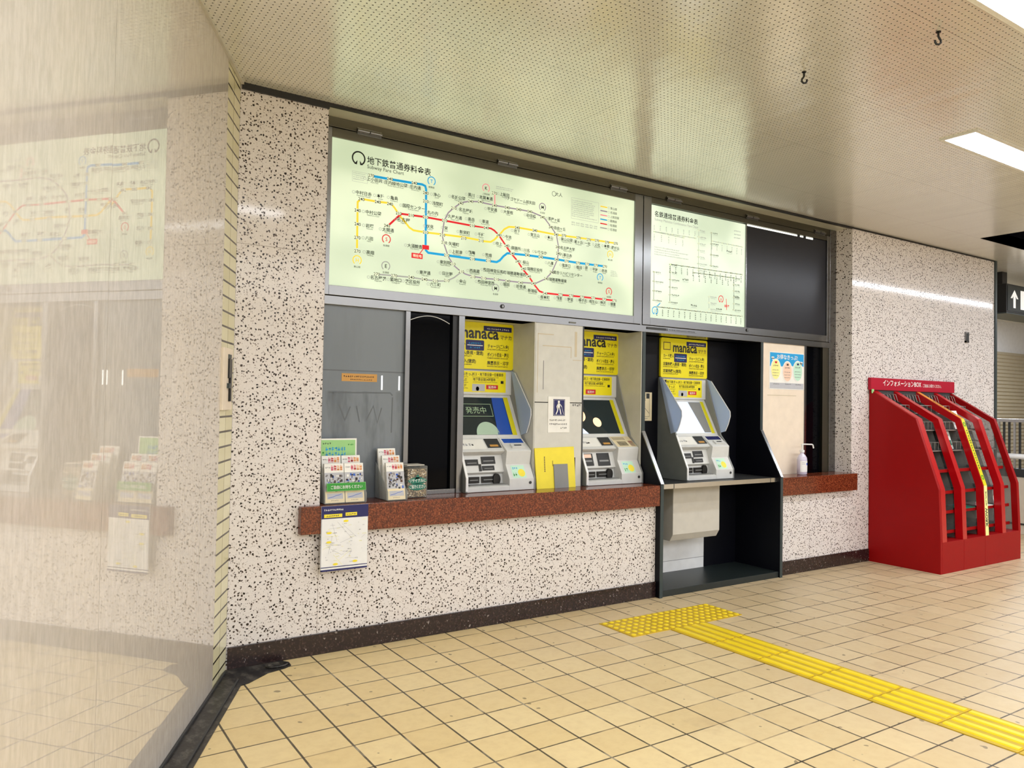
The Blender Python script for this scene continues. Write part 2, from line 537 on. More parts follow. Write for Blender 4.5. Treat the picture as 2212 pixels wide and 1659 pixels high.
        for i in range(len(L) - 1):
            a, b = L[i], L[i + 1]
            s.face([P(*a[0]), P(*b[0]), P(*b[1]), P(*a[1])], m)
        return s

    def text(s, P, body, u, v, size, m=0, align='l', bold=0.0, maxw=None, sx=1.0):
        vs, fs, w = glyphs(body, bold)
        k = size
        kx = size * sx
        if maxw and w * kx > maxw:
            kx = maxw / w
        off = {'l': 0.0, 'c': -w * kx / 2, 'r': -w * kx}[align]
        b = len(s.v)
        s.v += [tuple(P(u + off + x * kx, v + y * k)) for x, y in vs]
        for f in fs:
            s.f.append(tuple(b + i for i in f))
            s.mi.append(m)
        return s

    def scribble(s, P, u0, u1, v0, v1, m=0, cell=None):
        """small print too blurred to read: broken strokes the size of the characters"""
        h = v1 - v0
        c = cell or h * 1.0
        u = u0
        while u < u1 - c * 0.4:
            ww = c * random.uniform(0.55, 0.85)
            for _ in range(2):
                y = v0 + h * random.uniform(0.0, 0.7)
                s.rect(P, u, min(u1, u + ww), y, y + h * 0.22, m)
            x = u + ww * random.uniform(0.1, 0.7)
            s.rect(P, x, x + ww * 0.24, v0, v1, m)
            u += c
        return s

    def build(s, name, mats, parent=None, bevel=0.0, smooth=False, normals=True):
        me = bpy.data.meshes.new(name)
        off = Vector((0, 0, 0))
        q = parent
        while q is not None:
            off += q.location
            q = q.parent
        me.from_pydata([(x - off.x, y - off.y, z - off.z) for x, y, z in s.v], [], s.f)
        for mt in (mats if isinstance(mats, (list, tuple)) else [mats]):
            me.materials.append(mt)
        me.polygons.foreach_set('material_index', s.mi)
        if smooth:
            me.polygons.foreach_set('use_smooth', [True] * len(s.f))
        if normals:
            bm = bmesh.new()
            bm.from_mesh(me)
            bmesh.ops.recalc_face_normals(bm, faces=bm.faces)
            bm.to_mesh(me)
            bm.free()
        me.update()
        o = bpy.data.objects.new(name, me)
        COL.objects.link(o)
        if parent is not None:
            o.parent = parent
        if bevel:
            bv = o.modifiers.new('bevel', 'BEVEL')
            bv.width = bevel
            bv.segments = 2
            bv.limit_method = 'ANGLE'
            bv.angle_limit = math.radians(40)
        return o


_cu = bpy.data.curves.new('lettering', 'FONT')
_cu.resolution_u = 2
_fo = bpy.data.objects.new('lettering', _cu)
_gl = {}


def glyphs(body, bold=0.0):
    k = (body, bold)
    if k not in _gl:
        _cu.body = body
        _cu.size = 1.0
        _cu.offset = bold
        me = _fo.to_mesh()
        vs = [(v.co.x, v.co.y) for v in me.vertices]
        fs = [tuple(p.vertices) for p in me.polygons]
        w = max([x for x, _ in vs], default=0.0)
        _fo.to_mesh_clear()
        _gl[k] = (vs, fs, w)
    return _gl[k]


def tag(o, label, cat, group=None, kind=None):
    o['label'] = label
    o['category'] = cat
    if group:
        o['group'] = group
    if kind:
        o['kind'] = kind
    return o


def thing(name, label, cat, loc, group=None):
    o = bpy.data.objects.new(name, None)
    o.empty_display_size = 0.1
    COL.objects.link(o)
    o.location = loc
    return tag(o, label, cat, group)


def struct(o):
    o['kind'] = 'structure'
    return o


def wallP(y):
    """print on a plane facing the hall"""
    return lambda u, v: (u, y, v)


def bx(name, mat, parent, x0, x1, y0, y1, z0, z1, bevel=0.0):
    return MB().box(x0, x1, y0, y1, z0, z1).build(name, mat, parent, bevel)

# route map data: millimetres on the board
ROUTES= [('yellow',10,[(159,219),(158,331),(157,475),(178,496),(262,495),(354,499),(381,474),(413,435),(451,400),(472,378),(500,365),(577,364),(687,367),(831,370),(953,366),(959,363),(1022,366),(1048,383),(1081,415),(1121,459),(1154,478),(1216,483),(1350,482),(1518,478),(1700,483),(1849,486),(2045,488)]),('red',10,[(347,375),(403,432),(424,449),(575,453),(700,451),(890,447),(990,448),(987,450),(1023,449),(1047,440),(1080,416),(1122,370),(1171,316),(1221,273),(1263,225),(1310,184),(1354,135),(1394,98),(1430,90),(1556,90),(1723,93),(2011,93)]),('violet',7,[(820,159),(768,192),(730,240),(703,304),(686,363),(698,449),(724,501),(757,533),(812,575),(864,592),(940,601),(971,598),(1044,596),(1138,596),(1228,598),(1316,598),(1391,583),(1428,569),(1480,521),(1522,479),(1538,412),(1539,358),(1532,315),(1490,229),(1443,183),(1364,145),(1244,139),(1148,139),(1067,140),(981,137),(900,141),(851,149),(820,159)]),('grey',7,[(271,87),(377,90),(492,92),(579,88),(654,87),(722,95),(769,118),(815,154)]),('pink',7,[(1045,679),(1047,597)]),('blue',12,[(233,634),(344,635),(497,638),(549,640),(569,634),(575,615),(577,453),(579,276),(581,260),(597,247),(719,247),(894,246),(1002,247),(1008,247),(1068,247),(1091,260),(1117,289),(1145,311),(1182,313),(1297,317),(1404,318),(1532,318),(1695,315),(1852,317),(1941,318)])]
STATIONS= [('上小田井','Kami Otai','270',(233,635),(253,612)),('庄内緑地公園','Shonai Ryokuchi Koen','240',(346,636),(382,612)),('庄内通','Shonai-dori','240',(499,639),(505,613)),('浄心','Joshin','240',(573,594),(646,592)),('浅間町','Sengen-cho','210',(574,545),(651,541)),('丸の内','Marunouchi','210',(575,453),(620,482)),('伏見','Fushimi','210',(577,364),(604,399)),('大須観音','Osu Kannon','',None,(509,272)),('上前津','Kamimaezu','210',(719,247),(788,273)),('鶴舞','Tsurumai','210',(895,246),(889,281)),('荒畑','Arahata','210',(1008,248),(1007,280)),('中村日赤','Nakamura Nisseki','240',(178,494),(190,526)),('本陣','Honjin','240',(275,494),(291,527)),('亀島','Kamejima','240',(349,494),(374,529)),('中村公園','Nakamura Koen','240',(157,428),(249,426)),('岩塚','Iwatsuka','240',(159,352),(230,350)),('八田','Hatta','270',(159,277),(228,280)),('高畑','Takabata','270',(161,202),(236,202)),('名古屋','Nagoya','210',(404,449),(434,412)),('国際センター','Kokusai Center','210',(483,449),(497,497)),('太閤通','Taiko-dori','240',(334,368),(341,343)),('久屋大通','Hisaya-odori','210',(700,451),(769,479)),('高岳','Takaoka','210',(890,447),(881,482)),('車道','Kurumamichi','240',(988,448),(981,483)),('栄','Sakae','210',(687,363),(710,405)),('新栄町','Shinsakae-machi','210',(831,363),(838,397)),('千種','Chikusa','210',(953,364),(952,399)),('矢場町','Yabacho','210',(699,320),(765,317)),('東別院','Higashi Betsuin','210',(760,200),(709,201)),('金山','Kanayama','210',(819,161),(829,101)),('西高蔵','Nishi Takakura','210',(900,138),(911,172)),('日比野','Hibino','210',(722,97),(725,136)),('六番町','Rokuban-cho','210',(647,87),(647,64)),('東海通','Tokai-dori','240',(576,89),(578,126)),('港区役所','Minato Kuyakusho','240',(491,92),(500,65)),('築地口','Tsukijiguchi','270',(384,90),(394,65)),('名古屋港','Nagoyako','270',(278,88),(288,65)),('名古屋城','Nagoyajo','210',(760,534),(842,531)),('名城公園','Meijo Koen','240',(806,571),(789,599)),('黒川','Kurokawa','240',(875,593),(878,630)),('志賀本通','Shiga Hondori','240',(944,601),(983,629)),('上飯田','Kamiiida','270',(1042,670),(1116,671)),('平安通','Heian-dori','240',(1044,594),(1028,565)),('大曽根','Ozone','240',(1138,596),(1146,566)),('ナゴヤドーム前矢田','Nagoya Dome-mae Yada','240',(1224,597),(1241,653)),('砂田橋','Sunadabashi','240',(1309,597),(1320,569)),('茶屋ヶ坂','Chayagasaka','240',(1408,576),(1501,572)),('自由ヶ丘','Jiyugaoka','240',(1477,521),(1547,520)),('今池','Imaike','240',(1080,416),(1149,411)),('池下','Ikeshita','240',(1216,481),(1213,457)),('覚王山','Kakuozan','240',(1350,482),(1351,450)),('本山','Motoyama','240',(1520,479),(1471,451)),('東山公園','Higashiyama Koen','270',(1582,481),(1605,454)),('星ヶ丘','Hoshigaoka','270',(1704,482),(1704,452)),('一社','Issha','270',(1790,481),(1782,452)),('上社','Kamiyashiro','270',(1861,484),(1866,454)),('本郷','Hongo','270',(1950,484),(1947,455)),('藤が丘','Fujigaoka','270',(2027,486),(2025,452)),('名古屋大学','Nagoya Daigaku','240',(1535,399),(1614,397)),('八事日赤','Yagoto Nisseki','240',(1539,358),(1603,352)),('吹上','Fukiage','240',(1140,358),(1082,360)),('御器所','Gokiso','240',(1182,314),(1209,348)),('川名','Kawana','240',(1297,317),(1289,345)),('いりなか','Irinaka','240',(1400,317),(1400,346)),('八事','Yagoto','240',(1527,317),(1478,285)),('塩釜口','Shiogamaguchi','270',(1608,315),(1604,284)),('植田','Ueda','270',(1703,314),(1712,284)),('原','Hara','270',(1781,315),(1774,288)),('平針','Hirabari','270',(1856,316),(1849,285)),('赤池','Akaike','270',(1933,317),(1929,285)),('桜山','Sakurayama','240',(1224,270),(1284,268)),('瑞穂区役所','Mizuho Kuyakusho','240',(1267,228),(1355,230)),('瑞穂運動場西','Mizuho Undojo Nishi','240',(1308,183),(1215,188)),('新瑞橋','Aratama-bashi','240',(1346,143),(1340,93)),('桜本町','Sakura-hommachi','240',(1438,87),(1438,61)),('鶴里','Tsurusato','270',(1563,90),(1552,65)),('野並','Nonami','270',(1650,92),(1643,64)),('鳴子北','Naruko Kita','270',(1742,91),(1747,67)),('相生山','Aioiyama','270',(1837,94),(1837,67)),('神沢','Kamisawa','270',(1933,93),(1921,67)),('徳重','Tokushige','270',(2023,93),(2011,65)),('総合リハビリセンター','Sogo Rihabiri Center','240',(1490,229),(1621,231)),('瑞穂運動場東','Mizuho Undojo Higashi','240',(1447,183),(1539,181)),('妙音通','Myoon-dori','240',(1248,137),(1252,111)),('堀田','Horita','240',(1151,138),(1141,114)),('熱田神宮伝馬町','Atsuta Jingu Temma-cho','210',(1067,140),(1056,188)),('熱田神宮西','Atsuta Jingu Nishi','210',(977,138),(994,111))]
LOGOS= [('T','blue','鶴舞線',(609,670)),('S','red','桜通線',(332,292)),('H','yellow','東山線',(161,153)),('E','grey','名港線',(332,140)),('K','pink','上飯田線',(982,692)),('M','violet','名城線',(1407,641)),('M','grey','名城線',(1063,85)),('H','yellow','東山線',(1980,404)),('T','blue','鶴舞線',(1894,239)),('S','red','桜通線',(1973,150))]

# ------------------------------------------------------------------ the setting
struct(MB().box(-6, 20, -9, 6, -0.12, 0).build('floor', M['floor']))
mb = MB()                                                # ceiling round the square vent opening
VX0, VX1, VY0, VY1 = 7.2, 8.7, -1.5, -0.43
mb.box(-6, VX0, -9, 6, CEIL, CEIL + 0.1).box(VX1, 20, -9, 6, CEIL, CEIL + 0.1).box(VX0, VX1, -9, VY0, CEIL, CEIL + 0.1).box(VX0, VX1, VY1, 6, CEIL, CEIL + 0.1)
struct(mb.build('ceiling', M['ceiling']))
XL, XR = 1.345, 5.94                                     # the recess with the boards and counters
KX0, KX1 = 3.697, 4.985                                  # the dark kiosk
CT = 0.76
for q in ((0.80, XL, CEIL), (XL, KX0, 0.618), (KX1, XR, 0.618), (XR, 8.39, CEIL)):
    struct(bx('wall_back', M['granite'], None, q[0], q[1], 0, 0.9, 0, q[2]))
struct(MB().box(XL, XR, 0.92, 1.0, 0, CEIL).box(XL, XR, 0.30, 0.92, 2.80, CEIL - 0.002).box(XL, XR, 0.60, 0.9, 1.8, 2.8).build('wall_rear', M['void']))
LD = Vector((-0.429, -0.903, 0))
LN = Vector((0.903, -0.429, 0))
LO = Vector((0.905, 0, 0))


def lw(s, off, z):
    p = LO + LD * s + LN * off
    return (p.x, p.y, z)


def lbox(mb, s0, s1, o0, o1, z0, z1, m=0, t0=0.0, t1=0.0):
    """box along the slanting left wall; t0, t1 tip its two ends out of the plane"""
    mb.hexa([lw(s0, o0, z0), lw(s1, o0, z0), lw(s1, o1 + t1, z0), lw(s0, o1 + t0, z0), lw(s0, o0, z1), lw(s1, o0, z1), lw(s1, o1 + t1, z1), lw(s0, o1 + t0, z1)], m)


mb = MB()
seams = [0.272, 0.553, 1.593, 2.633, 3.673, 4.713, 5.753, 6.793, 7.833, 9.2]
for i in range(len(seams) - 1):
    e = (0.0, 0.0, 0.0045, 0.001, 0, 0, 0, 0, 0)[i]
    lbox(mb, seams[i] + 0.0012, seams[i + 1] - 0.0012, -0.05, 0.0, 0, CEIL, 0, 0.0, e)
struct(mb.build('wall_left', M['limestone']))
mb = MB()
lbox(mb, -0.02, 9.2, -0.2, -0.052, 0, CEIL)
struct(mb.build('wall_left', M['darkgrey']))
mb = MB()
lbox(mb, 0.0, 0.272, -0.05, -0.004, 0, CEIL)
struct(mb.build('trim_1', M['strip']))
mb = MB()
lbox(mb, 0.0, 9.2, -0.002, 0.012, CEIL - 0.012, CEIL)
struct(mb.build('trim_2', M['offwhite']))
struct(MB().box(0.905, KX0, -0.010, 0.0, 0, 0.106).box(KX1, 8.39, -0.010, 0.0, 0, 0.106).build('baseboard_back', M['dark_stone'], bevel=0.002))
struct(MB().box(0.905, XL, -0.012, 0.0, CEIL - 0.032, CEIL).box(XL, XR, -0.012, 0.012, CEIL - 0.014, CEIL).box(XR, 8.41, -0.008, 0.0, CEIL - 0.012, CEIL).build('trim_3', M['black']))
struct(MB().box(8.39, 8.425, -0.014, 0.03, 0, CEIL).build('trim_4', M['slate']))
struct(MB().box(XL, XR, 0.012, 0.30, CEIL - 0.004, CEIL).build('trim_5', pm('soffit_enamel', (226, 226, 210), 0.22, 0.3, spec=1.0)))
struct(MB().box(-6, 20, -9.1, -9, 0, CEIL).build('wall_front', M['wallwhite']))
struct(MB().box(19.9, 20, -9, 6, 0, CEIL).build('wall_right', M['wallwhite']))
struct(MB().box(8.4, 11.0, 2.5, 2.6, 0, CEIL).box(17.5, 20, 2.5, 2.6, 0, CEIL).box(11.0, 17.5, 2.5, 2.6, 2.31, CEIL).build('wall_far', M['wallwhite']))

# fixed stainless frame round boards and windows
FY = 0.15
mb = MB()
mb.box(XL, 1.392, FY, 0.30, CT, CEIL - 0.004).box(5.853, XR, FY, 0.30, CT, CEIL - 0.004)        # outer stiles
mb.box(1.392, 5.853, FY - 0.004, 0.30, 1.815, 1.862)                                             # rail under the boards
mb.box(3.677, 3.693, FY + 0.004, 0.30, 1.862, 2.78)
mb.box(1.879, 1.908, FY, 0.20, CT, 1.815).box(2.226, 2.266, FY, 0.26, CT, 1.815).box(1.908, 2.226, FY + 0.01, 0.24, CT, 0.787)
mb.box(5.513, 5.540, FY, 0.20, CT, 1.815)
struct(mb.build('trim_6', M['steel'], bevel=0.0015))
struct(MB().box(1.392, 5.853, FY + 0.004, 0.30, 2.782, CEIL - 0.004).build('trim_7', M['bronze'], bevel=0.002))

# windows
w1 = struct(MB().box(1.392, 1.879, 0.172, 0.18, CT, 1.815).build('window_1', M['blind']))
w2 = struct(MB().box(1.908, 2.226, 0.185, 0.191, 0.787, 1.815).build('window_2', M['glass']))
MB().box(2.192, 2.226, 0.165, 0.185, 0.787, 1.815).build('window_frame', M['black'], w2)
MB().tube([(1.915 + 0.262 * t, 0.180, 1.762 + 0.045 * math.sin(math.pi * (0.04 + t * 0.86)) - 0.012 * t) for t in [k / 14 for k in range(15)]], 0.0022, 6).build('reflection_arc', M['whiteplastic'], w2)  # thin white arc modelled in place of a light's reflection in the glass
w3 = struct(MB().box(5.540, 5.853, 0.185, 0.191, CT, 1.815).build('window_3', M['glass']))
MB().box(5.772, 5.853, 0.160, 0.185, CT, 1.815).build('window_frame', M['bronze'], w3)
struct(MB().box(KX1 + 0.002, 5.513, 0.155, 0.175, CT, 1.815).build('trim_8', M['cream']))

# machine bays: painted sheet linings
for nm, x0, x1 in (('trim_9', 2.266, 2.782), ('trim_10', 3.178, 3.694)):
    mb = MB()
    mb.box(x0, x0 + 0.004, FY + 0.02, 0.46, CT, 1.815).box(x1 - 0.006, x1, FY, 0.46, CT, 1.815).box(x0, x1, FY, 0.46, 1.815, 1.82).box(x0, x1, 0.46, 0.47, CT, 1.82)
    struct(mb.build(nm, pm('bay_enamel', (206, 206, 198), 0.35)))

# light boards -----------------------------------------------------
INK = ['i_black', 'i_grey', 'i_yellow', 'i_red', 'i_violet', 'i_pink', 'i_blue', 'i_white']
INKM = [M[k] for k in INK]
II = {k[2:]: i for i, k in enumerate(INK)}
II['white'] = 7


def board_frame(root, x0, x1, z0, z1, lx, rx, tz, bz):
    """hinged stainless door frame round the opening x0..x1, z0..z1"""
    fr = MB()
    fr.box(x0 - lx, x0, FY, 0.20, z0 - bz, z1 + tz).box(x1, x1 + rx, FY, 0.20, z0 - bz, z1 + tz)
    fr.box(x0, x1, FY, 0.20, z0 - bz, z0)
    o = fr.build('door_frame', M['steel'], root, bevel=0.0015)
    MB().box(x0, x1, FY, 0.20, z1, z1 + tz).build('top_rail', M['bronze'], root, bevel=0.0015)
    return o


def hinge(root, x, z=2.787):
    a = MB()
    a.tube([(x - 0.072, FY - 0.007, z), (x - 0.003, FY - 0.007, z)], 0.0085, 10)
    a.tube([(x + 0.003, FY - 0.007, z), (x + 0.072, FY - 0.007, z)], 0.0085, 10)
    a.box(x - 0.072, x + 0.072, FY - 0.004, FY + 0.004, z - 0.022, z + 0.016)
    a.build('hinge', M['steel'], root)


def lock(root, x, z):
    a = MB()
    a.tube([(x, FY + 0.001, z), (x, FY - 0.006, z)], 0.013, 20)
    l = a.build('lock', M['darkgrey'], root)
    MB().box(x - 0.002, x + 0.002, FY - 0.0075, FY - 0.006, z - 0.006, z + 0.006).build('keyhole', M['chrome'], l)


def emblem(mb, P, u, v, r, m, inner=True):
    """round emblem open at the foot with two inward spikes"""
    a = 0.62
    mb.ring(P, u, v, r * 0.80, r, m, -math.pi / 2 + a, 1.5 * math.pi - a, 30)
    if inner:
        for sg in (-1, 1):
            mb.face([P(u + sg * r * 0.62, v - r * 0.86), P(u + sg * r * 0.24, v - r * 0.90), P(u + sg * r * 0.16, v - r * 0.28)], m)


B1X, BZ = 1.42, 1.92
root = thing('fare_chart_lightbox', 'wide backlit subway fare chart with coloured route lines in a hinged steel frame', 'light box', (B1X, FY, BZ))
MB().box(1.420, 3.613, 0.162, 0.19, 1.92, 2.726).build('panel', M['board'], root)
board_frame(root, 1.420, 3.613, 1.92, 2.726, 0.026, 0.062, 0.050, 0.053)
for hx in (1.632, 2.546, 3.455):
    hinge(root, hx)
lock(root, 2.528, 1.895)
P0 = lambda u, v: (B1X + u / 1000.0, 0.1612, BZ + v / 1000.0)
P1 = lambda u, v: (B1X + u / 1000.0, 0.1606, BZ + v / 1000.0)
P2 = lambda u, v: (B1X + u / 1000.0, 0.1600, BZ + v / 1000.0)
rt = MB()
for i, (cname, w, pts) in enumerate(ROUTES):
    Pk = (lambda yy: (lambda u, v: (B1X + u / 1000.0, yy, BZ + v / 1000.0)))(0.1612 - 0.00008 * i)
    rt.line(Pk, pts, w * 1.15, II[cname])
rt.rect(P2, 557, 601, 264, 289, II['red'])
rt.rect(P1, 490, 561, 205, 235, II['red'])
rt.line(P1, [(540, 232), (566, 268)], 5, II['red'])
for k, cn in enumerate(('yellow', 'violet', 'pink', 'blue', 'red', 'grey')):
    rt.line(P1, [(1888, 722 - k * 29), (1948, 722 - k * 29)], 8, II[cn])
rt.build('route_lines', INKM, root, normals=False)
tx = MB()
emblem(tx, P1, 157, 718, 40, II['black'])
tx.text(P1, '地下鉄普通券料金表', 206, 702, 46, II['black'], maxw=398, bold=0.012)
tx.text(P1, 'Subway Fare Chart', 207, 673, 29, II['black'], maxw=258)
for jp, ro, pr, pp, lp in STATIONS:
    near = pr in ('210', '')
    tx.text(P2, jp, lp[0], lp[1] - 7, 28 if jp == '名古屋' else 24, II['black'], 'c', 0.012)
    tx.text(P2, ro, lp[0], lp[1] - 18, 11, II['black'], 'c', maxw=100)
    wid = glyphs(jp)[2] * 23
    tx.ring(P2, lp[0] - wid / 2 - 13, lp[1] + 1, 6.5, 8.5, II['grey'], n=12)
    if pp:
        tx.rect(P1, pp[0] - 17, pp[0] + 17, pp[1] - 9, pp[1] + 9, II['white'])
        tx.text(P2, pr, pp[0], pp[1] - 8.5, 25, II['black'], 'c', 0.010)
for lt, cn, nm, (u, v) in LOGOS:
    emblem(tx, P2, u, v, 27, II[cn], False)
    tx.text(P2, lt, u, v - 11, 29, II['black' if cn in ('grey', 'pink', 'violet') else cn], 'c', 0.01)
    tx.text(P2, nm, u, v - 42, 13, II['black'], 'c')
tx.text(P2, '現在地', 526, 213, 19, II['white'], 'c', 0.01)
tx.text(P1, '大人', 1506, 732, 30, II['black'], maxw=60)
tx.ring(P1, 1497, 742, 14, 16.5, II['black'], n=20)
for k in range(9):
    tx.scribble(P1, 1645, 1645 + random.uniform(150, 215), 722 - k * 13, 729 - k * 13, II['grey'], 9)
tx.frame(P1, 1640, 1872, 604, 742, 1.5, II['grey'])
for k in range(6):
    for q in range(2):
        tx.scribble(P1, 1645 + k * 38, 1675 + k * 38, 574 - q * 14, 583 - q * 14, II['grey'], 10)
    tx.text(P1, ('東山線', '名城線', '上飯田線', '鶴舞線', '桜通線', '名港線')[k], 1975, 714 - k * 29, 20, II['black'])
    tx.ring(P1, 1962, 721 - k * 29, 6.5, 8.5, II['grey'], n=12)
for (u0, u1, v0, v1) in ((124, 208, 590, 640), (1050, 1196, 694, 722), (1982, 2057, 253, 300)):
    for k in range(int((v1 - v0) / 11)):
        tx.scribble(P1, u0 + 4, u1 - random.uniform(2, 25), v1 - 10 - k * 11, v1 - 4 - k * 11, II['grey'], 8)
tx.frame(P1, 122, 212, 586, 643, 1.2, II['grey'])
tx.build('lettering', INKM, root, normals=False)

B2X = 3.765
root = thing('fare_chart_lightbox', 'narrower light board, lit fare chart on its left half, dark panel on its right', 'light box', (B2X, FY, BZ))
MB().box(3.768, 4.774, 0.162, 0.19, 1.92, 2.728).build('panel', lightbox('connecting_fare_acrylic', (208, 228, 196), (230, 242, 214), 0.70), root)
pn = MB().box(4.784, 5.812, 0.166, 0.19, 1.92, 2.734).build('dark_panel', pm('switched_off_panel', (38, 39, 46), 0.28, spec=0.3), root)
pn['label'] = 'unlit black panel'
MB().box(4.790, 5.42, 0.163, 0.166, 2.722, 2.733).box(5.46, 5.50, 0.163, 0.166, 2.722, 2.733).box(5.54, 5.63, 0.163, 0.166, 2.720, 2.733).build('lamp_gap', M['gap'], root)
board_frame(root, 3.768, 5.812, 1.92, 2.735, 0.072, 0.038, 0.042, 0.053)
MB().box(4.774, 4.784, 0.152, 0.19, 1.92, 2.735).build('divider', M['steel'], root)
for hx in (3.985, 4.839, 5.70):
    hinge(root, hx, 2.79)
lock(root, 4.794, 1.900)
P0 = lambda u, v: (B2X + u / 1000.0, 0.1612, BZ + v / 1000.0)
tx = MB()
tx.text(P0, '名鉄連絡普通券料金表', 42, 732, 44, II['black'], maxw=468, bold=0.012)
tx.text(P0, 'Subway Meitetsu Combination Fare Chart', 43, 700, 26, II['grey'], maxw=615)


def chain(u0, v0, u1, v1, n, below=True, horiz=True, m='black', h=9):
    tx.line(P0, [(u0, v0), (u1, v1)], 3.2, II[m])
    for k in range(n):
        t = k / max(1, n - 1)
        u, v = u0 + (u1 - u0) * t, v0 + (v1 - v0) * t
        tx.rect(P0, u - 10, u + 10, v - 6, v + 6, II['white'])
        tx.scribble(P0, u - 11, u + 11, v - 6, v + 6, II['black' if m == 'black' else 'grey'], 9)
        if horiz:
            for q in range(4 if below else 3):
                tx.scribble(P0, u - 8, u + 8, v - (24 + q * 13) if below else v + 14 + q * 13, v - (15 + q * 13) if below else v + 23 + q * 13, II['black' if m == 'black' else 'grey'], 13)
        else:
            tx.scribble(P0, u + 18, u + 18 + random.uniform(45, 75), v - 5, v + 6, II['black' if m == 'black' else 'grey'], 13)
            tx.scribble(P0, u + 18, u + 70, v - 14, v - 9, II['grey'], 9)


chain(45, 618, 455, 626, 8, False, True, 'grey')
chain(45, 618, 330, 612, 5, True, True, 'grey')
chain(492, 690, 492, 390, 7, True, False, 'grey')
chain(628, 690, 628, 440, 4, True, False)
chain(640, 628, 972, 626, 7, True, True, 'grey')
for k in range(4):
    tx.scribble(P0, 46, 300 + 90 * (k % 2), 506 - k * 17, 514 - k * 17, II['grey'], 10)
chain(204, 403, 970, 410, 14, True)
chain(446, 368, 884, 374, 8, True)
chain(204, 400, 202, 128, 6, True, False)
chain(884, 372, 886, 126, 6, True, False)
chain(44, 330, 44, 128, 4, True, False)
chain(610, 205, 612, 110, 3, True, False, 'grey')
chain(80, 84, 972, 84, 17, True)
emblem(tx, P0, 59, 55, 30, II['blue'])
emblem(tx, P0, 741, 198, 28, II['red'])
tx.text(P0, 'T', 59, 44, 26, II['blue'], 'c')
tx.text(P0, 'M', 741, 188, 22, II['red'], 'c')
tx.scribble(P0, 780, 840, 138, 160, II['red'], 20)
tx.line(P0, [(800, 205), (806, 120)], 5, II['red'])
tx.line(P0, [(76, 86), (108, 112)], 7, II['blue'])
for (u, v) in ((330, 300), (420, 118), (800, 565), (880, 225), (690, 112)):
    tx.scribble(P0, u, u + 62, v, v + 14, II['black'], 16)
    tx.scribble(P0, u, u + 62, v - 12, v - 6, II['grey'], 9)
for k in range(3):
    tx.scribble(P0, 880, 960, 735 - k * 26, 746 - k * 26, II['grey'], 13)
tx.build('lettering', INKM, root, normals=False)

# small name plates on the rail
for x0, x1, m, lab in ((3.731, 3.916, 'darkgrey', 'dark narrow nameplate on the steel rail above the second ticket bay'), (3.929, 4.226, 'steel', 'pale engraved nameplate on the steel rail above the dark kiosk')):
    o = MB().box(x0, x1, FY - 0.009, FY - 0.004, 1.836, 1.852).build('nameplate', M[m])
    tag(o, lab, 'nameplate')
    if m == 'steel':
        MB().scribble(wallP(FY - 0.0096), x0 + 0.01, x1 - 0.01, 1.840, 1.848, 0, 0.013).build('engraving', M['darkgrey'], o, normals=False)
tag(MB().box(3.045, 3.10, FY - 0.008, FY - 0.004, 1.829, 1.838).build('nameplate', M['bronze']), 'tiny plate on the steel rail above the white cover panel', 'nameplate')

# ------------------------------------------------------------------ counters
tag(MB().box(1.235, KX0 - 0.002, -0.045, 0.47, 0.62, CT).build('counter', M['red_stone'], bevel=0.003), 'long polished red granite counter under the left windows and ticket bays', 'counter')
tag(MB().box(KX1 + 0.002, 5.965, -0.045, 0.155, 0.62, CT).build('counter', M['red_stone'], bevel=0.003), 'short red granite counter right of the dark kiosk', 'counter')

# ------------------------------------------------------------------ dark kiosk round the third machine
root = thing('ticket_kiosk', 'dark open kiosk surround reaching down to the floor between the two red counters', 'kiosk', (4.34, 0.1, 0))
prof = [(FY, 1.815), (FY, 1.118), (-0.045, 0.765), (-0.045, 0.0), (0.40, 0.0), (0.40, 1.815)]
for x0, x1 in ((KX0, KX0 + 0.028), (KX1 - 0.028, KX1)):
    s = MB().prism(prof, 'x', x0, x1).build('side_panel', M['navy_black'], root, bevel=0.002)
    e = MB().hexa([(x0, FY - 0.007, 1.121), (x1, FY - 0.007, 1.121), (x1, FY, 1.118), (x0, FY, 1.118), (x0, -0.052, 0.768), (x1, -0.052, 0.768), (x1, -0.045, 0.765), (x0, -0.045, 0.765)])
    e.build('edge_trim', M['steel'], s)
    bx('upper_edge', M['slate'], s, x0, x1, FY - 0.004, FY, 1.122, 1.815)
    bx('front_edge', M['slate'], s, x0, x1, -0.049, -0.045, 0.0, 0.762)
bx('back_panel', M['navy_black'], root, KX0 + 0.028, KX1 - 0.028, 0.386, 0.40, 0.0, 1.815)
bx('floor_plate', M['signface'], root, KX0 + 0.028, KX1 - 0.028, -0.035, 0.386, 0.0, 0.045, 0.002)
sh = bx('shelf', M['darkgrey'], root, KX0 + 0.028, KX1 - 0.028, -0.015, 0.386, 0.732, CT)
MB().box(KX0 + 0.028, 3.845, -0.021, -0.015, 0.729, CT + 0.001).box(3.852, 4.868, -0.021, -0.015, 0.729, CT + 0.001).box(4.875, KX1 - 0.028, -0.021, -0.015, 0.729, CT + 0.001).build('front_strip', M['chrome'], sh)
for x in (3.845, 4.868):
    bx('joint', M['darkgrey'], sh, x, x + 0.007, -0.0205, -0.0155, 0.729, CT)
lb = MB().prism([(0.135, 0.732), (0.135, 0.375), (0.165, 0.325), (0.386, 0.325), (0.386, 0.732)], 'x', 4.0, 4.485).build('cable_housing', M['offwhite'], root, bevel=0.004)
lb['label'] = 'off-white housing hanging under the shelf'
bx('lower_panel', M['whiteplastic'], root, 4.115, 4.575, 0.372, 0.386, 0.045, 0.34)
bx('panel_seam', M['greyprint'], root, 4.115, 4.575, 0.3712, 0.372, 0.125, 0.128)

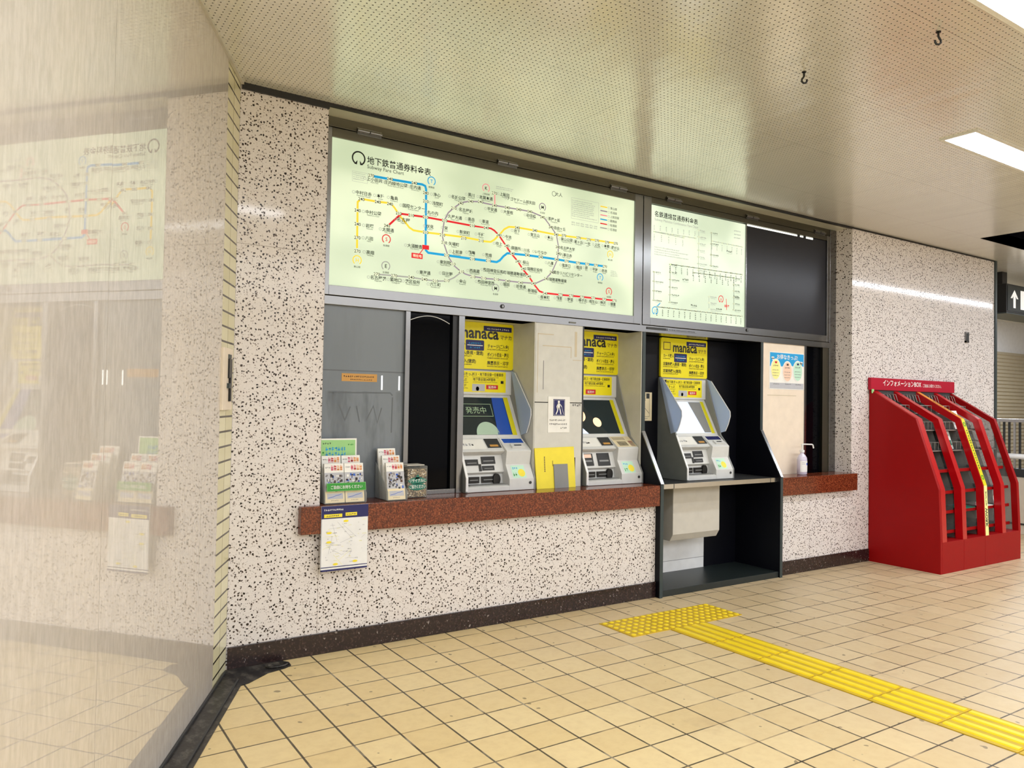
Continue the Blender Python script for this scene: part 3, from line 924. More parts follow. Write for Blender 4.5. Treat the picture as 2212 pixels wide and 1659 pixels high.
nc = MB().box(3.902, 4.012, 0.379, 0.385, 1.185, 1.396).build('notice_card', M['sand'])
tag(nc, 'cream notice card with black print on the kiosk back panel left of the machine', 'notice')
mb = MB()
P = wallP(0.3784)
mb.rect(P, 3.955, 3.985, 1.350, 1.386, 0)
mb.frame(P, 3.906, 3.988, 1.215, 1.388, 0.0022, 0)
mb.line(P, [(3.908, 1.262), (3.935, 1.285), (3.985, 1.240)], 0.003, 0)
for k in range(4):
    mb.scribble(P, 3.912, 3.95, 1.372 - k * 0.013, 1.379 - k * 0.013, 0)
mb.scribble(P, 3.91, 3.97, 1.198, 1.206, 1)
mb.build('print', [M['darkgrey'], M['greyprint']], nc, normals=False)


# ------------------------------------------------------------------ ticket machines
def machine(x0, dy, var, label):
    root = thing('ticket_machine', label, 'ticket machine', (x0 + 0.255, 0.2 + dy, CT), 'ticket machines')
    Y = lambda pts: [(y + dy, z) for y, z in pts]
    right = Y([(0.09, 0.762), (0.09, 0.830), (0.140, 0.918), (0.128, 1.0), (0.135, 1.008), (0.238, 1.078), (0.385, 1.35), (0.385, 1.51), (0.41, 1.51), (0.41, 0.762)])
    left = Y([(0.09, 0.762), (0.09, 0.790), (0.105, 0.796), (0.168, 0.799), (0.176, 0.858), (0.155, 0.872), (0.190, 0.975), (0.165, 0.988), (0.150, 1.0), (0.238, 1.078), (0.385, 1.35), (0.385, 1.51), (0.41, 1.51), (0.41, 0.762)])
    mb = MB()
    mb.prism(left, 'x', x0 + 0.012, x0 + 0.315)
    mb.prism(right, 'x', x0 + 0.315, x0 + 0.498)
    mb.build('body', M['greywhite'], root, bevel=0.002)
    side = Y([(0.082, 0.762), (0.082, 0.848), (0.196, 1.082), (0.330, 1.468), (0.345, 1.508), (0.41, 1.508), (0.41, 0.762)])
    side2 = Y([(0.088, 0.762), (0.088, 0.832), (0.138, 0.92), (0.14, 1.0), (0.215, 1.082), (0.352, 1.468), (0.362, 1.508), (0.41, 1.508), (0.41, 0.762)])
    MB().prism(side, 'x', x0, x0 + 0.012).build('side_panel', M['flank'], root)
    MB().prism(side2, 'x', x0 + 0.498, x0 + 0.508).build('side_panel', M['midgrey'], root)
    mb = MB()
    q = Y([(0.080, 0.770), (0.080, 0.850), (0.194, 1.084)])
    for a, b in zip(q, q[1:]):
        mb.hexa([(x0 - 0.001, a[0] - 0.003, a[1]), (x0 + 0.014, a[0] - 0.003, a[1]), (x0 + 0.014, a[0] + 0.004, a[1]), (x0 - 0.001, a[0] + 0.004, a[1]), (x0 - 0.001, b[0] - 0.003, b[1]), (x0 + 0.014, b[0] - 0.003, b[1]), (x0 + 0.014, b[0] + 0.004, b[1]), (x0 - 0.001, b[0] + 0.004, b[1])])
    mb.build('edge_strip', M['whiteplastic'], root)

    def slope(a, b, lift=0.0):
        ay, az, by, bz = a[0] + dy, a[1], b[0] + dy, b[1]
        L = math.hypot(by - ay, bz - az)
        ey, ez = (by - ay) / L, (bz - az) / L
        return (lambda u, v: (x0 + u, ay + ey * v - ez * lift, az + ez * v + ey * lift)), L

    # screen
    P, L = slope((0.238, 1.078), (0.385, 1.35), 0.0015)
    Pb, _ = slope((0.238, 1.078), (0.385, 1.35), 0.0)
    Pt, _ = slope((0.238, 1.078), (0.385, 1.35), 0.0027)

    def slab(mb, Pa, Pz, u0, u1, v0, v1, m=0):
        mb.hexa([Pz(u0, v0), Pz(u1, v0), Pz(u1, v1), Pz(u0, v1), Pa(u0, v0), Pa(u1, v0), Pa(u1, v1), Pa(u0, v1)], m)

    mb = MB()
    slab(mb, P, Pb, 0.045, 0.435, 0.022, L - 0.022)
    scr = mb.build('screen', M['palescreen'] if var == 3 else M['dimscreen'], root)  # third machine's pale glow imitates light reflected in its screen
    for u0, u1 in ((0.437, 0.470), (0.012, 0.043)):
        mb = MB()
        slab(mb, P, Pb, u0, u1, 0.018, L - 0.018)
        mb.build('yellow_stripe', M['gold'], root)
    mb = MB()
    if var == 1:
        mb.frame(Pt, 0.085, 0.325, 0.150, 0.240, 0.003, 0)
        mb.text(Pt, '発売中', 0.205, 0.175, 0.052, 0, 'c')
        mb.disc(Pt, 0.255, 0.022, 0.085, 1, 24, 0, math.pi, 0.09)  # pale half-disc painted as a reflection below the lettering
        mb.face([Pt(0.325, 0.022), Pt(0.43, 0.022), Pt(0.43, L - 0.022), Pt(0.345, L - 0.022)], 2)
    elif var == 2:
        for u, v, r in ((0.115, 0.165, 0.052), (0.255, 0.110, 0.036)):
            MB().disc(Pt, u, v, r).build('lamp_reflection_disc', M['disc'], scr, normals=False)  # glowing discs stand for round lamps reflected in the screen
        mb.face([Pt(0.045, 0.022), Pt(0.15, 0.022), Pt(0.045, 0.13)], 4)
    else:
        mb.face([Pt(0.36, 0.024), Pt(0.433, 0.024), Pt(0.433, L - 0.024), Pt(0.30, L - 0.024)], 5)
    mb.build('screen_image_and_glare', [M['screenline'], M['screenblob'], M['bluescreen'], M['disc'], M['palescreen'], M['midgrey']], scr, normals=False)

    # console
    Q, LQ = slope((0.150, 1.0), (0.238, 1.078), 0.001)
    Qr, LR = slope((0.135, 1.008), (0.238, 1.078), 0.001)
    mb = MB()
    mb.rect(Q, 0.016, 0.195, 0.022, LQ - 0.012, 0)
    mb.scribble(Q, 0.03, 0.10, 0.05, 0.075, 1)
    mb.rect(Q, 0.10, 0.112, 0.052, 0.066, 2)
    mb.build('instruction_label', [M['paper'], M['palegrey'], M['darkgrey']], root, normals=False)
    mb = MB()
    if var == 2:
        mb.rect(Qr, 0.318, 0.495, 0.004, LR - 0.004, 1)
        for i in range(9):
            for j in range(3):
                mb.rect(Qr, 0.33 + i * 0.0125, 0.339 + i * 0.0125, 0.082 + j * 0.011, 0.090 + j * 0.011, 0)
        mb.rect(Qr, 0.345, 0.43, 0.016, 0.066, 2)
        mb.rect(Qr, 0.448, 0.49, 0.01, 0.07, 3)
        mb.scribble(Qr, 0.35, 0.425, 0.022, 0.06, 0, 0.016)
        mb.build('keypad', [M['darkgrey'], M['sand'], M['brown'], M['pink']], root, normals=False)
    else:
        mb.rect(Qr, 0.325, 0.492, 0.062, LR - 0.006, 1)
        mb.rect(Qr, 0.333, 0.484, 0.068, LR - 0.012, 0)
        mb.build('card_label', [M['blue'] if var == 1 else M['navy'], M['paper']], root, normals=False)
        mb = MB()
        slab(mb, *(slope((0.135, 1.008), (0.238, 1.078), h)[0] for h in (0.012, 0.0)), 0.365, 0.46, 0.012, 0.05)
        cs = mb.build('card_slot', M['greywhite'], root, bevel=0.002)
        MB().rect(slope((0.135, 1.008), (0.238, 1.078), 0.0126)[0], 0.385, 0.44, 0.026, 0.036).build('slot_opening', M['black'], cs, normals=False)
    mb = MB()
    slab(mb, *(slope((0.150, 1.0), (0.238, 1.078), h)[0] for h in (0.003, 0.0)), 0.205, 0.305, 0.03, LQ - 0.01)
    co = mb.build('coin_slot', M['darkgrey'], root)
    MB().rect(slope((0.150, 1.0), (0.238, 1.078), 0.0036)[0], 0.225, 0.285, 0.038, 0.055).build('coin_ring', M['amber'], co, normals=False)
    # note and ticket slots on the slanted inset
    R0, LRR = slope((0.155, 0.872), (0.190, 0.975), 0.0)
    R1, _ = slope((0.155, 0.872), (0.190, 0.975), 0.006)
    R2, _ = slope((0.155, 0.872), (0.190, 0.975), 0.0066)
    slots = ((0.045, 0.135, 0.045, 0.082), (0.160, 0.258, 0.052, 0.098), (0.160, 0.245, 0.012, 0.040), (0.137, 0.153, 0.008, 0.052)) if var != 2 else ((0.020, 0.125, 0.015, 0.098), (0.165, 0.270, 0.012, 0.10))
    for u0, u1, v0, v1 in slots:
        mb = MB()
        slab(mb, R1, R0, u0, u1, v0, v1)
        so = mb.build('note_slot', M['black'], root)
        if u1 - u0 > 0.05:
            mb = MB()
            mb.rect(R2, u0 + 0.012, u1 - 0.012, v0 + (v1 - v0) * 0.32, v0 + (v1 - v0) * 0.45, 0)
            if var == 2 and u0 < 0.1:
                mb.rect(R2, u0 + 0.004, u1 - 0.012, v0 + 0.054, v1 - 0.004, 1)
            mb.build('slot_lip', [M['midgrey'], M['peach']], so, normals=False)
    # trays
    for u0, u1 in ((0.060, 0.140), (0.158, 0.275)):
        t = MB().box(x0 + u0, x0 + u1, 0.160 + dy, 0.172 + dy, 0.808, 0.846).build('ticket_tray', M['black'], root)
        bx('tray_bar', M['midgrey'], t, x0 + u0 + 0.012, x0 + u1 - 0.01, 0.158 + dy, 0.160 + dy, 0.824, 0.829)
    bx('tray_floor', M['midgrey'], root, x0 + 0.045, x0 + 0.305, 0.108 + dy, 0.166 + dy, 0.797, 0.801)
    mb = MB()
    mb.prism([(x0 + 0.262 + 0.026 * math.cos(t), 0.826 + 0.036 * math.sin(t)) for t in [2 * math.pi * k / 20 for k in range(20)]], 'y', 0.152 + dy, 0.170 + dy)
    mb.build('tray_recess_shade', M['black'], root)  # black oval in place of the shade inside the rounded recess
    # sticker and lock on the lower right front
    S1, LS = slope((0.09, 0.830), (0.140, 0.918), 0.001)
    S2, _ = slope((0.09, 0.830), (0.140, 0.918), 0.0016)
    mb = MB()
    mb.rect(S1, 0.345, 0.445, 0.006, 0.092, 0)
    mb.disc(S2, 0.415, 0.040, 0.026, 1)
    mb.scribble(S2, 0.352, 0.385, 0.018, 0.042, 2, 0.015)
    mb.scribble(S2, 0.355, 0.40, 0.066, 0.080, 3, 0.014)
    mb.build('sticker', [M['mint'], M['lemon'], M['green'], M['sky']], root, normals=False)
    MB().tube([(x0 + 0.468, 0.089 + dy, 0.805), (x0 + 0.468, 0.085 + dy, 0.805)], 0.009, 16).build('lock', M['darkgrey'], root)
    # upper notice panel
    g = bx('notice_panel', M['greywhite'], root, x0 + 0.004, x0 + 0.505, 0.372 + dy, 0.386 + dy, 1.352, 1.507, 0.002)
    V = wallP(0.3714 + dy)
    V2 = wallP(0.3708 + dy)
    X = lambda u: x0 + u
    mb = MB()
    mb.rect(V, X(0.028), X(0.455), 1.366, 1.500, 0)
    rows = ('地下鉄きっぷ', '連絡きっぷ', '回数カード')
    for k in range(3):
        mb.text(V2, rows[k], X(0.045 if k else 0.075), 1.472 - k * 0.036, 0.023, 1, maxw=0.15, bold=0.012)
        mb.scribble(V2, X(0.045), X(0.17), 1.460 - k * 0.036, 1.465 - k * 0.036, 5)
    mb.text(V2, 'バス・地下鉄全線一日乗車券', X(0.20), 1.472, 0.023, 1, maxw=0.235, bold=0.012)
    mb.scribble(V2, X(0.20), X(0.40), 1.460, 1.465, 5)
    mb.text(V2, '地下鉄全線24時間券', X(0.205), 1.440, 0.021, 1, maxw=0.17, bold=0.012)
    mb.scribble(V2, X(0.205), X(0.39), 1.428, 1.433, 5)
    if var != 2:
        mb.rect(V2, X(0.20), X(0.295), 1.372, 1.418, 2)
        mb.disc(V2, X(0.24), 1.388, 0.012, 6, ry=0.014)
    mb.rect(V2, X(0.305 if var != 2 else 0.215), X(0.395 if var != 2 else 0.305), 1.386 if var != 2 else 1.372, 1.414 if var != 2 else 1.405, 3)
    mb.text(wallP(0.3702 + dy), '販売中', X(0.35 if var != 2 else 0.26), 1.392 if var != 2 else 1.380, 0.020, 4, 'c', 0.01)
    mb.rect(V2, X(0.415), X(0.437), 1.424, 1.442, 1)
    if var == 3:
        mb.rect(V2, X(0.045), X(0.072), 1.474, 1.495, 1)
    mb.build('ticket_notice', [M['yellow'], M['black'], M['palegrey'], M['redprint'], M['paper'], M['brown'], M['midgrey']], g, normals=False)
    bx('ledge', M['midgrey'], root, x0 + 0.004, x0 + 0.505, 0.366 + dy, 0.40 + dy, 1.507, 1.514)
    # yellow header sign
    mb = MB()
    mb.prism([(x0 + cx + 0.014 * math.cos(t), cz + 0.014 * math.sin(t)) for cx, cz, a in ((0.492, 1.529, -math.pi / 2), (0.492, 1.800, 0), (0.020, 1.800, math.pi / 2), (0.020, 1.529, math.pi))
             for t in [a + math.pi / 2 * k / 5 for k in range(6)]], 'y', 0.366 + dy, 0.384 + dy)
    hs = mb.build('header_sign', M['yellow'], root)
    V = wallP(0.3654 + dy)
    V2 = wallP(0.3648 + dy)
    V3 = wallP(0.3642 + dy)
    mb = MB()
    mb.rect(V, X(0.275), X(0.490), 1.763, 1.795, 2)
    mb.scribble(V2, X(0.30), X(0.48), 1.772, 1.784, 4, 0.016)
    if var == 3:
        mb.rect(V, X(0.030), X(0.105), 1.722, 1.782, 5)
        mb.rect(V2, X(0.036), X(0.099), 1.728, 1.776, 0)
    mb.text(V2, 'manaca', X(0.128 if var == 3 else 0.085), 1.712, 0.105, 1, maxw=0.262 if var == 3 else 0.305, bold=0.023)
    mb.text(V2, 'マナカ', X(0.40), 1.714, 0.034, 6, maxw=0.09, bold=0.01)
    mb.prism([(x0 + cx + 0.008 * math.cos(t), cz + 0.008 * math.sin(t)) for cx, cz, a in ((0.272, 1.641, -math.pi / 2), (0.272, 1.691, 0), (0.152, 1.691, math.pi / 2), (0.152, 1.641, math.pi))
              for t in [a + math.pi / 2 * k / 4 for k in range(5)]], 'y', 0.3652 + dy, 0.3658 + dy, 2)
    mb.rect(V2, X(0.155), X(0.27), 1.663, 1.668, 4)
    mb.scribble(V2, X(0.175), X(0.25), 1.645, 1.656, 3, 0.016)
    mb.scribble(V2, X(0.165), X(0.26), 1.674, 1.684, 3, 0.016)
    for s, u, v in (('カード購入', 0.03, 1.668), ('定期券購入(新規・継続)', 0.03, 1.606), ('定期券購入(継続)', 0.03, 1.553), ('チャージ(ご入金)', 0.305, 1.655), ('ポイント照会・還元', 0.305, 1.600), ('履歴表示・印字', 0.305, 1.546)):
        mb.text(V2, s, X(u), v, 0.028, 1, maxw=0.245 if '定期' in s and '新規' in s else 0.19 if '定期' in s else 0.11 if 'カード' in s else 0.165, bold=0.014)
        mb.scribble(V2, X(u), X(u + (0.07 if 'カード' in s else 0.16)), v - 0.015, v - 0.007, 6, 0.008)
    mb.build('lettering', [M['yellow'], M['black'], M['navy'], M['sky'], M['paper'], M['brown'], M['brown']], hs, normals=False)
    # side shields
    wing = Y([(0.368, 1.510), (0.327, 1.496), (0.136, 1.262), (0.134, 1.225), (0.153, 1.165), (0.180, 1.112), (0.243, 1.094)])
    for side_x in {1: (0.494,), 2: (), 3: (-0.006, 0.509)}[var]:
        w = MB().prism(wing, 'x', x0 + side_x, x0 + side_x + 0.005).build('side_shield', M['wing'], root)
        ring = wing
        MB().tube([(x0 + side_x + 0.0025, y, z) for y, z in ring[1:-1]], 0.0032, 6).build('shield_edge', M['whiteplastic'], w)
    return root


machine(2.270, 0.030, 1, 'grey ticket machine left of the white cover panel, one pale blue side shield')
machine(3.182, 0.030, 2, 'grey ticket machine right of the white cover panel, with keypad and no side shield')
machine(4.080, 0.0, 3, 'grey ticket machine inside the dark kiosk with two pale blue side shields')

# ------------------------------------------------------------------ white cover panel between the bays and what leans on it
root = thing('cover_panel', 'scuffed white cover panel between the two yellow-signed ticket bays', 'panel', (2.975, 0.16, CT))
mb = MB()
mb.box(2.784, 3.164, FY, 0.175, CT, 1.305).box(2.784, 3.164, FY, 0.175, 1.310, 1.815)
mb.build('sheet', pm('cover_enamel', (214, 214, 208), 0.4, vary=0.08), root, bevel=0.001)
for x0, x1, z0, z1, m in ((3.098, 3.116, 1.61, 1.775, 'tape'), (2.80, 2.925, 1.742, 1.748, 'tape'), (2.84, 3.07, 1.668, 1.674, 'tape'), (2.846, 2.850, 1.39, 1.575, 'greyprint'), (2.80, 2.804, 1.37, 1.745, 'tape'), (3.066, 3.070, 1.60, 1.672, 'tape'), (3.085, 3.158, 1.585, 1.590, 'tape')):
    bx('tape_residue', M[m], root, x0, x1, FY - 0.001, FY, z0, z1)
bx('slot', M['black'], root, 3.108, 3.116, FY - 0.001, FY, 0.80, 0.95)
bx('join_strip', M['darkgrey'], root, 3.166, 3.178, FY + 0.002, 0.175, CT, 1.815)
mb = MB()
mb.scribble(wallP(FY - 0.0008), 3.085, 3.155, 1.285, 1.302, 0, 0.018)
mb.build('print', [M['greyprint']], root, normals=False)

nt = MB().box(2.888, 3.062, FY - 0.003, FY - 0.001, 1.114, 1.346).build('notice_sheet', M['paper'])
tag(nt, 'white paper notice with blue walking-with-cane pictogram on the white cover panel', 'notice')
P, P2_ = wallP(FY - 0.0036), wallP(FY - 0.0042)
mb = MB()
mb.rect(P, 2.928, 3.022, 1.222, 1.330, 0)
mb.frame(P2_, 2.932, 3.018, 1.226, 1.326, 0.0015, 1)
mb.disc(P2_, 2.972, 1.312, 0.0085, 1, 16)
mb.face([P2_(2.964, 1.303), P2_(2.980, 1.303), P2_(2.982, 1.270), P2_(2.962, 1.270)], 1)
mb.line(P2_, [(2.966, 1.274), (2.962, 1.254), (2.950, 1.232)], 0.008, 1)
mb.line(P2_, [(2.978, 1.274), (2.984, 1.256), (2.990, 1.232)], 0.008, 1)
mb.line(P2_, [(2.966, 1.300), (2.956, 1.282), (2.960, 1.268)], 0.005, 1)
mb.line(P2_, [(2.978, 1.300), (2.990, 1.288), (2.996, 1.280)], 0.005, 1)
mb.line(P2_, [(2.996, 1.281), (3.010, 1.234)], 0.0022, 1)
for a, b, v in ((2.90, 3.035, 1.188), (2.90, 3.045, 1.163), (2.99, 3.04, 1.138)):
    mb.scribble(P, a, b, v, v + 0.012, 2, 0.013)
mb.build('print', [M['navy'], M['paper'], M['greyprint']], nt, normals=False)

yb = MB()
yb.hexa([(2.790, 0.118, 0.7605), (3.098, 0.118, 0.7605), (3.098, 0.124, 0.7605), (2.790, 0.124, 0.7605), (2.783, 0.142, 1.016), (3.096, 0.142, 1.022), (3.096, 0.148, 1.022), (2.783, 0.148, 1.016)])
yo = yb.build('yellow_board', M['lemon'])
tag(yo, 'plain yellow board leaning on the counter against the white cover panel', 'board')
P = lambda u, v: (u, 0.118 - 0.0008 + (v - 0.7605) * 0.0941, v)
mb = MB()
mb.scribble(P, 2.853, 2.861, 0.865, 0.962, 0, 0.02)
for k in range(9):
    mb.rect(P, 2.853, 2.860, 0.866 + k * 0.011, 0.874 + k * 0.011, 0)
mb.rect(P, 2.918, 2.922, 0.90, 0.935, 0)
mb.build('print', [M['brown']], yo, normals=False)
gp = MB()
gp.hexa([(2.926, 0.112, 0.7605), (3.038, 0.112, 0.7605), (3.038, 0.117, 0.7605), (2.926, 0.117, 0.7605), (2.924, 0.126, 0.912), (3.035, 0.126, 0.912), (3.035, 0.131, 0.912), (2.924, 0.131, 0.912)])
tag(gp.build('grey_plate', M['midgrey']), 'small plain grey plate standing in front of the yellow board', 'plate')

# ------------------------------------------------------------------ left window: stickers
sm = MB()
P = wallP(0.1716)
for pts in ([(1.48, 1.325), (1.465, 1.335), (1.462, 1.30)], [(1.44, 1.34), (1.80, 1.345), (1.815, 1.33)], [(1.50, 1.275), (1.535, 1.19), (1.565, 1.265)], [(1.60, 1.27), (1.62, 1.18)], [(1.66, 1.19), (1.70, 1.27), (1.725, 1.175), (1.75, 1.26)], [(1.815, 1.32), (1.812, 1.12)]):
    sm.line(P, pts, 0.007)
sm.build('smudge_marks', pm('smudge', (92, 98, 104), 0.4), w1, normals=False)
ost = MB().box(1.511, 1.718, 0.1705, 0.172, 1.404, 1.447).build('sticker', M['amber'])
tag(ost, 'orange-brown strip sticker with tiny print on the grey window film', 'sticker')
MB().scribble(wallP(0.1702), 1.522, 1.70, 1.426, 1.436, 0, 0.012).scribble(wallP(0.1702), 1.56, 1.69, 1.411, 1.418, 0, 0.010).build('print', M['brown'], ost, normals=False)
for x, lab in ((1.744, 'short white upright strip on the grey window film beside the orange sticker'), (1.850, 'short white upright strip on the grey window film next to the steel mullion')):
    tag(MB().box(x, x + 0.008, 0.1700, 0.172, 1.361, 1.441).build('white_strip', M['litwhite']), lab, 'strip', 'white strips on the window')  # plain white strips with an emission of their own

# ------------------------------------------------------------------ leaflet stands on the left counter
def leaflet(name_label, x, y, w, z0, z1, tilt, full, grp):
    """folded brochure leaning back by tilt; full ones show their whole cover"""
    root = thing('brochure', name_label, 'brochure', (x, y, z0), grp)
    Y = lambda z: y + (z - z0) * tilt
    mb = MB()
    mb.hexa([(x, y, z0), (x + w, y, z0), (x + w, y + 0.016, z0), (x, y + 0.016, z0), (x, Y(z1), z1), (x + w, Y(z1), z1), (x + w, Y(z1) + 0.016, z1), (x, Y(z1) + 0.016, z1)])
    mb.build('pages', M['paper'], root)
    P = lambda u, v: (x + u * w, Y(z1 - v) - 0.0008, z1 - v)
    P2 = lambda u, v: (x + u * w, Y(z1 - v) - 0.0014, z1 - v)
    mb = MB()
    cols = (2, 2, 3, 3, 4, 4)
    for k in range(4):
        u = 0.34 + k * 0.155
        for _ in range(2):
            q = random.uniform(0.008, 0.030)
            mb.rect(P, u, u + 0.125, q, q + 0.005, (2, 3, 4, 4)[k])
        mb.rect(P, u + 0.02, u + 0.05, 0.008, 0.036, (2, 3, 4, 4)[k])
        mb.rect(P, u + 0.085, u + 0.112, 0.010, 0.036, (2, 3, 4, 4)[k])
    mb.scribble(P, 0.06, 0.30, 0.016, 0.023, 5, 0.09)
    if full:
        h = z1 - z0
        mb.rect(P, 0.0, 1.0, 0.046, h * 0.70, 1)
        for _ in range(46):
            u, v = random.uniform(0, 0.88), random.uniform(0.050, h * 0.66)
            mb.rect(P2, u, u + random.uniform(0.04, 0.13), v, v + random.uniform(0.004, 0.016), random.choice((0, 5, 6, 6, 7, 8, 5)))
        mb.rect(P, 0.0, 1.0, h * 0.70, h * 0.995, 9)
        mb.rect(P2, 0.1, 0.92, h * 0.76, h * 0.90, 1)
        mb.line(lambda a, b: (x + a * w, Y(z1 - b * h) - 0.0020, z1 - b * h), [(0.15, 0.865), (0.40, 0.845), (0.55, 0.815), (0.72, 0.80), (0.85, 0.775)], 0.012, 7)
        mb.scribble(P2, 0.3, 0.66, h * 0.93, h * 0.95, 5, 0.08)
    mb.build('cover_print', [M['paper'], M['palegrey'], M['pink'], M['redprint'], M['orange'], M['greyprint'], M['brown'], M['blue'], M['darkgrey'], M['sand']], root, normals=False)
    return root


def stand(label, x0, x1, y0, z, tilt, n, step):
    """clear stepped acrylic stand: sloping plates behind each tier, side cheeks and a base"""
    root = thing('brochure_stand', label, 'brochure stand', (x0, y0, z))
    mb = MB()
    mb.box(x0, x1, y0 - 0.012, y0 + n * step + 0.03, z, z + 0.004)
    mb.build('base', M['acrylic'], root)
    for k in range(n):
        y = y0 + k * step + 0.020
        h = 0.15 + 0.035 * k
        MB().hexa([(x0, y, z + 0.004), (x1, y, z + 0.004), (x1, y + 0.003, z + 0.004), (x0, y + 0.003, z + 0.004), (x0, y + h * tilt, z + h), (x1, y + h * tilt, z + h), (x1, y + 0.003 + h * tilt, z + h), (x0, y + 0.003 + h * tilt, z + h)]).build('back_plate', M['acrylic'], root)
    MB().prism([(y0 - 0.012, z + 0.004), (y0 - 0.012, z + 0.05), (y0 + n * step + 0.03, z + 0.20), (y0 + n * step + 0.03, z + 0.004)], 'x', x0 - 0.003, x0).build('cheek', M['acrylic'], root)
    MB().prism([(y0 - 0.012, z + 0.004), (y0 - 0.012, z + 0.05), (y0 + n * step + 0.03, z + 0.20), (y0 + n * step + 0.03, z + 0.004)], 'x', x1, x1 + 0.003).build('cheek', M['acrylic'], root)
    return root


st = stand('clear two-column brochure stand at the left end of the red counter', 1.372, 1.594, 0.005, CT, 0.16, 2, 0.042)
GB = 'brochures in the clear counter stands'
leaflet('brochure in front pocket of the two-column stand, left column', 1.376, 0.004, 0.105, CT + 0.005, 0.966, 0.16, True, GB)
leaflet('brochure in front pocket of the two-column stand, right column', 1.485, 0.004, 0.105, CT + 0.005, 0.966, 0.16, True, GB)
leaflet('brochure in rear pocket of the two-column stand, left, just under the green sign', 1.378, 0.046, 0.103, CT + 0.005, 1.004, 0.16, False, GB)
leaflet('brochure in rear pocket of the two-column stand, right, just under the green sign', 1.487, 0.046, 0.103, CT + 0.005, 1.004, 0.16, False, GB)
bn = MB().hexa([(1.380, -0.003, 0.826), (1.594, -0.003, 0.826), (1.594, -0.001, 0.826), (1.380, -0.001, 0.826), (1.380, 0.004, 0.868), (1.594, 0.004, 0.868), (1.594, 0.006, 0.868), (1.380, 0.006, 0.868)]).build('banner', M['green'], st)
bn['label'] = 'green strip with white lettering'
P = lambda u, v: (u, -0.0045 + (v - 0.826) * 0.166, v)
mb = MB()
mb.frame(P, 1.380, 1.594, 0.826, 0.868, 0.0016, 0)
mb.text(P, 'ご自由にお持ちください', 1.487, 0.839, 0.020, 1, 'c', 0.012, maxw=0.175)
mb.build('lettering', [M['palegreen'], M['paper']], bn, normals=False)
gs = thing('green_sign', 'pale green sign with white border standing behind the two-column brochures', 'sign', (1.48, 0.128, CT))
MB().hexa([(1.372, 0.118, CT + 0.002), (1.590, 0.118, CT + 0.002), (1.590, 0.121, CT + 0.002), (1.372, 0.121, CT + 0.002), (1.372, 0.132, 1.093), (1.590, 0.132, 1.093), (1.590, 0.135, 1.093), (1.372, 0.135, 1.093)]).build('board', M['paper'], gs)
P = lambda u, v: (u, 0.118 - 0.0008 + (v - CT - 0.002) * 0.0424, v)
P2 = lambda u, v: (u, 0.118 - 0.0014 + (v - CT - 0.002) * 0.0424, v)
mb = MB()
mb.rect(P, 1.376, 1.582, 0.80, 1.085, 0)
mb.scribble(P2, 1.40, 1.445, 1.062, 1.071, 1, 0.012)
for k, v in enumerate((1.026, 0.998)):
    mb.scribble(P2, 1.415, 1.525, v, v + 0.022, 2, 0.017)
mb.disc(P2, 1.402, 1.018, 0.005, 3, 12)
mb.scribble(P2, 1.54, 1.57, 1.055, 1.064, 3, 0.012)
mb.build('print', [M['palegreen'], M['darkgrey'], M['sky'], M['green']], gs, normals=False)

stand('clear single-column brochure stand in front of the grey window', 1.716, 1.826, -0.008, CT, 0.2, 3, 0.045)
leaflet('brochure in the front tier of the single-column stand', 1.719, -0.009, 0.104, CT + 0.005, 0.962, 0.2, True, GB)
leaflet('brochure in the middle tier of the single-column stand', 1.719, 0.036, 0.104, CT + 0.005, 0.998, 0.2, False, GB)
leaflet('brochure in the topmost rear tier of the single-column stand', 1.716, 0.081, 0.104, CT + 0.005, 1.034, 0.2, False, GB)

# used-ticket box
root = thing('ticket_collection_box', 'clear box full of brown ticket scraps with green lettering beside the brochures', 'collection box', (1.92, 0.095, CT))
bx('shell', M['acrylic'], root, 1.858, 1.984, 0.048, 0.146, CT, 0.938, 0.004)
sc_ = bx('ticket_scraps', M['scrap'], root, 1.862, 1.980, 0.052, 0.142, CT + 0.004, 0.922, 0.003)
sc_['kind'] = 'stuff'
bx('lid', M['offwhite'], root, 1.860, 1.968, 0.056, 0.144, 0.939, 0.945, 0.002)
P, P2 = wallP(0.0474), wallP(0.0468)
mb = MB()
for cz, rx in ((0.856, 0.057), (0.822, 0.055)):
    mb.disc(P, 1.921, cz, rx, 0, 28, ry=0.019)
mb.face([P(1.905, 0.865), P(1.935, 0.868), P(1.926, 0.892), P(1.918, 0.888)], 0)
mb.text(P2, 'リサイクルに', 1.921, 0.849, 0.022, 1, 'c', 0.014, maxw=0.104)
mb.text(P2, 'ご協力ください', 1.921, 0.815, 0.022, 1, 'c', 0.014, maxw=0.102)
mb.build('lettering', [M['teal'], M['paper']], root, normals=False)

# hanging area map
root = thing('area_map_board', 'white area map board with dark blue header hanging over the counter front', 'map board', (1.465, -0.05, 0.43))
MB().box(1.336, 1.588, -0.054, -0.047, 0.428, 0.758).build('board', M['whiteplastic'], root, bevel=0.001)
P, P2 = wallP(-0.0546), wallP(-0.0552)
mb = MB()
mb.rect(P, 1.336, 1.588, 0.694, 0.758, 0)
mb.scribble(P2, 1.350, 1.452, 0.734, 0.744, 1, 0.0095)
mb.rect(P2, 1.350, 1.446, 0.700, 0.717, 2)
mb.rect(P2, 1.464, 1.526, 0.704, 0.721, 2)
mb.scribble(wallP(-0.0558), 1.362, 1.43, 0.705, 0.712, 0, 0.010)
mb.scribble(wallP(-0.0558), 1.470, 1.518, 0.709, 0.716, 0, 0.010)
mb.rect(P, 1.336, 1.340, 0.428, 0.694, 3)
mb.rect(P, 1.336, 1.588, 0.428, 0.437, 0)
mb.rect(P, 1.336, 1.588, 0.446, 0.450, 0)
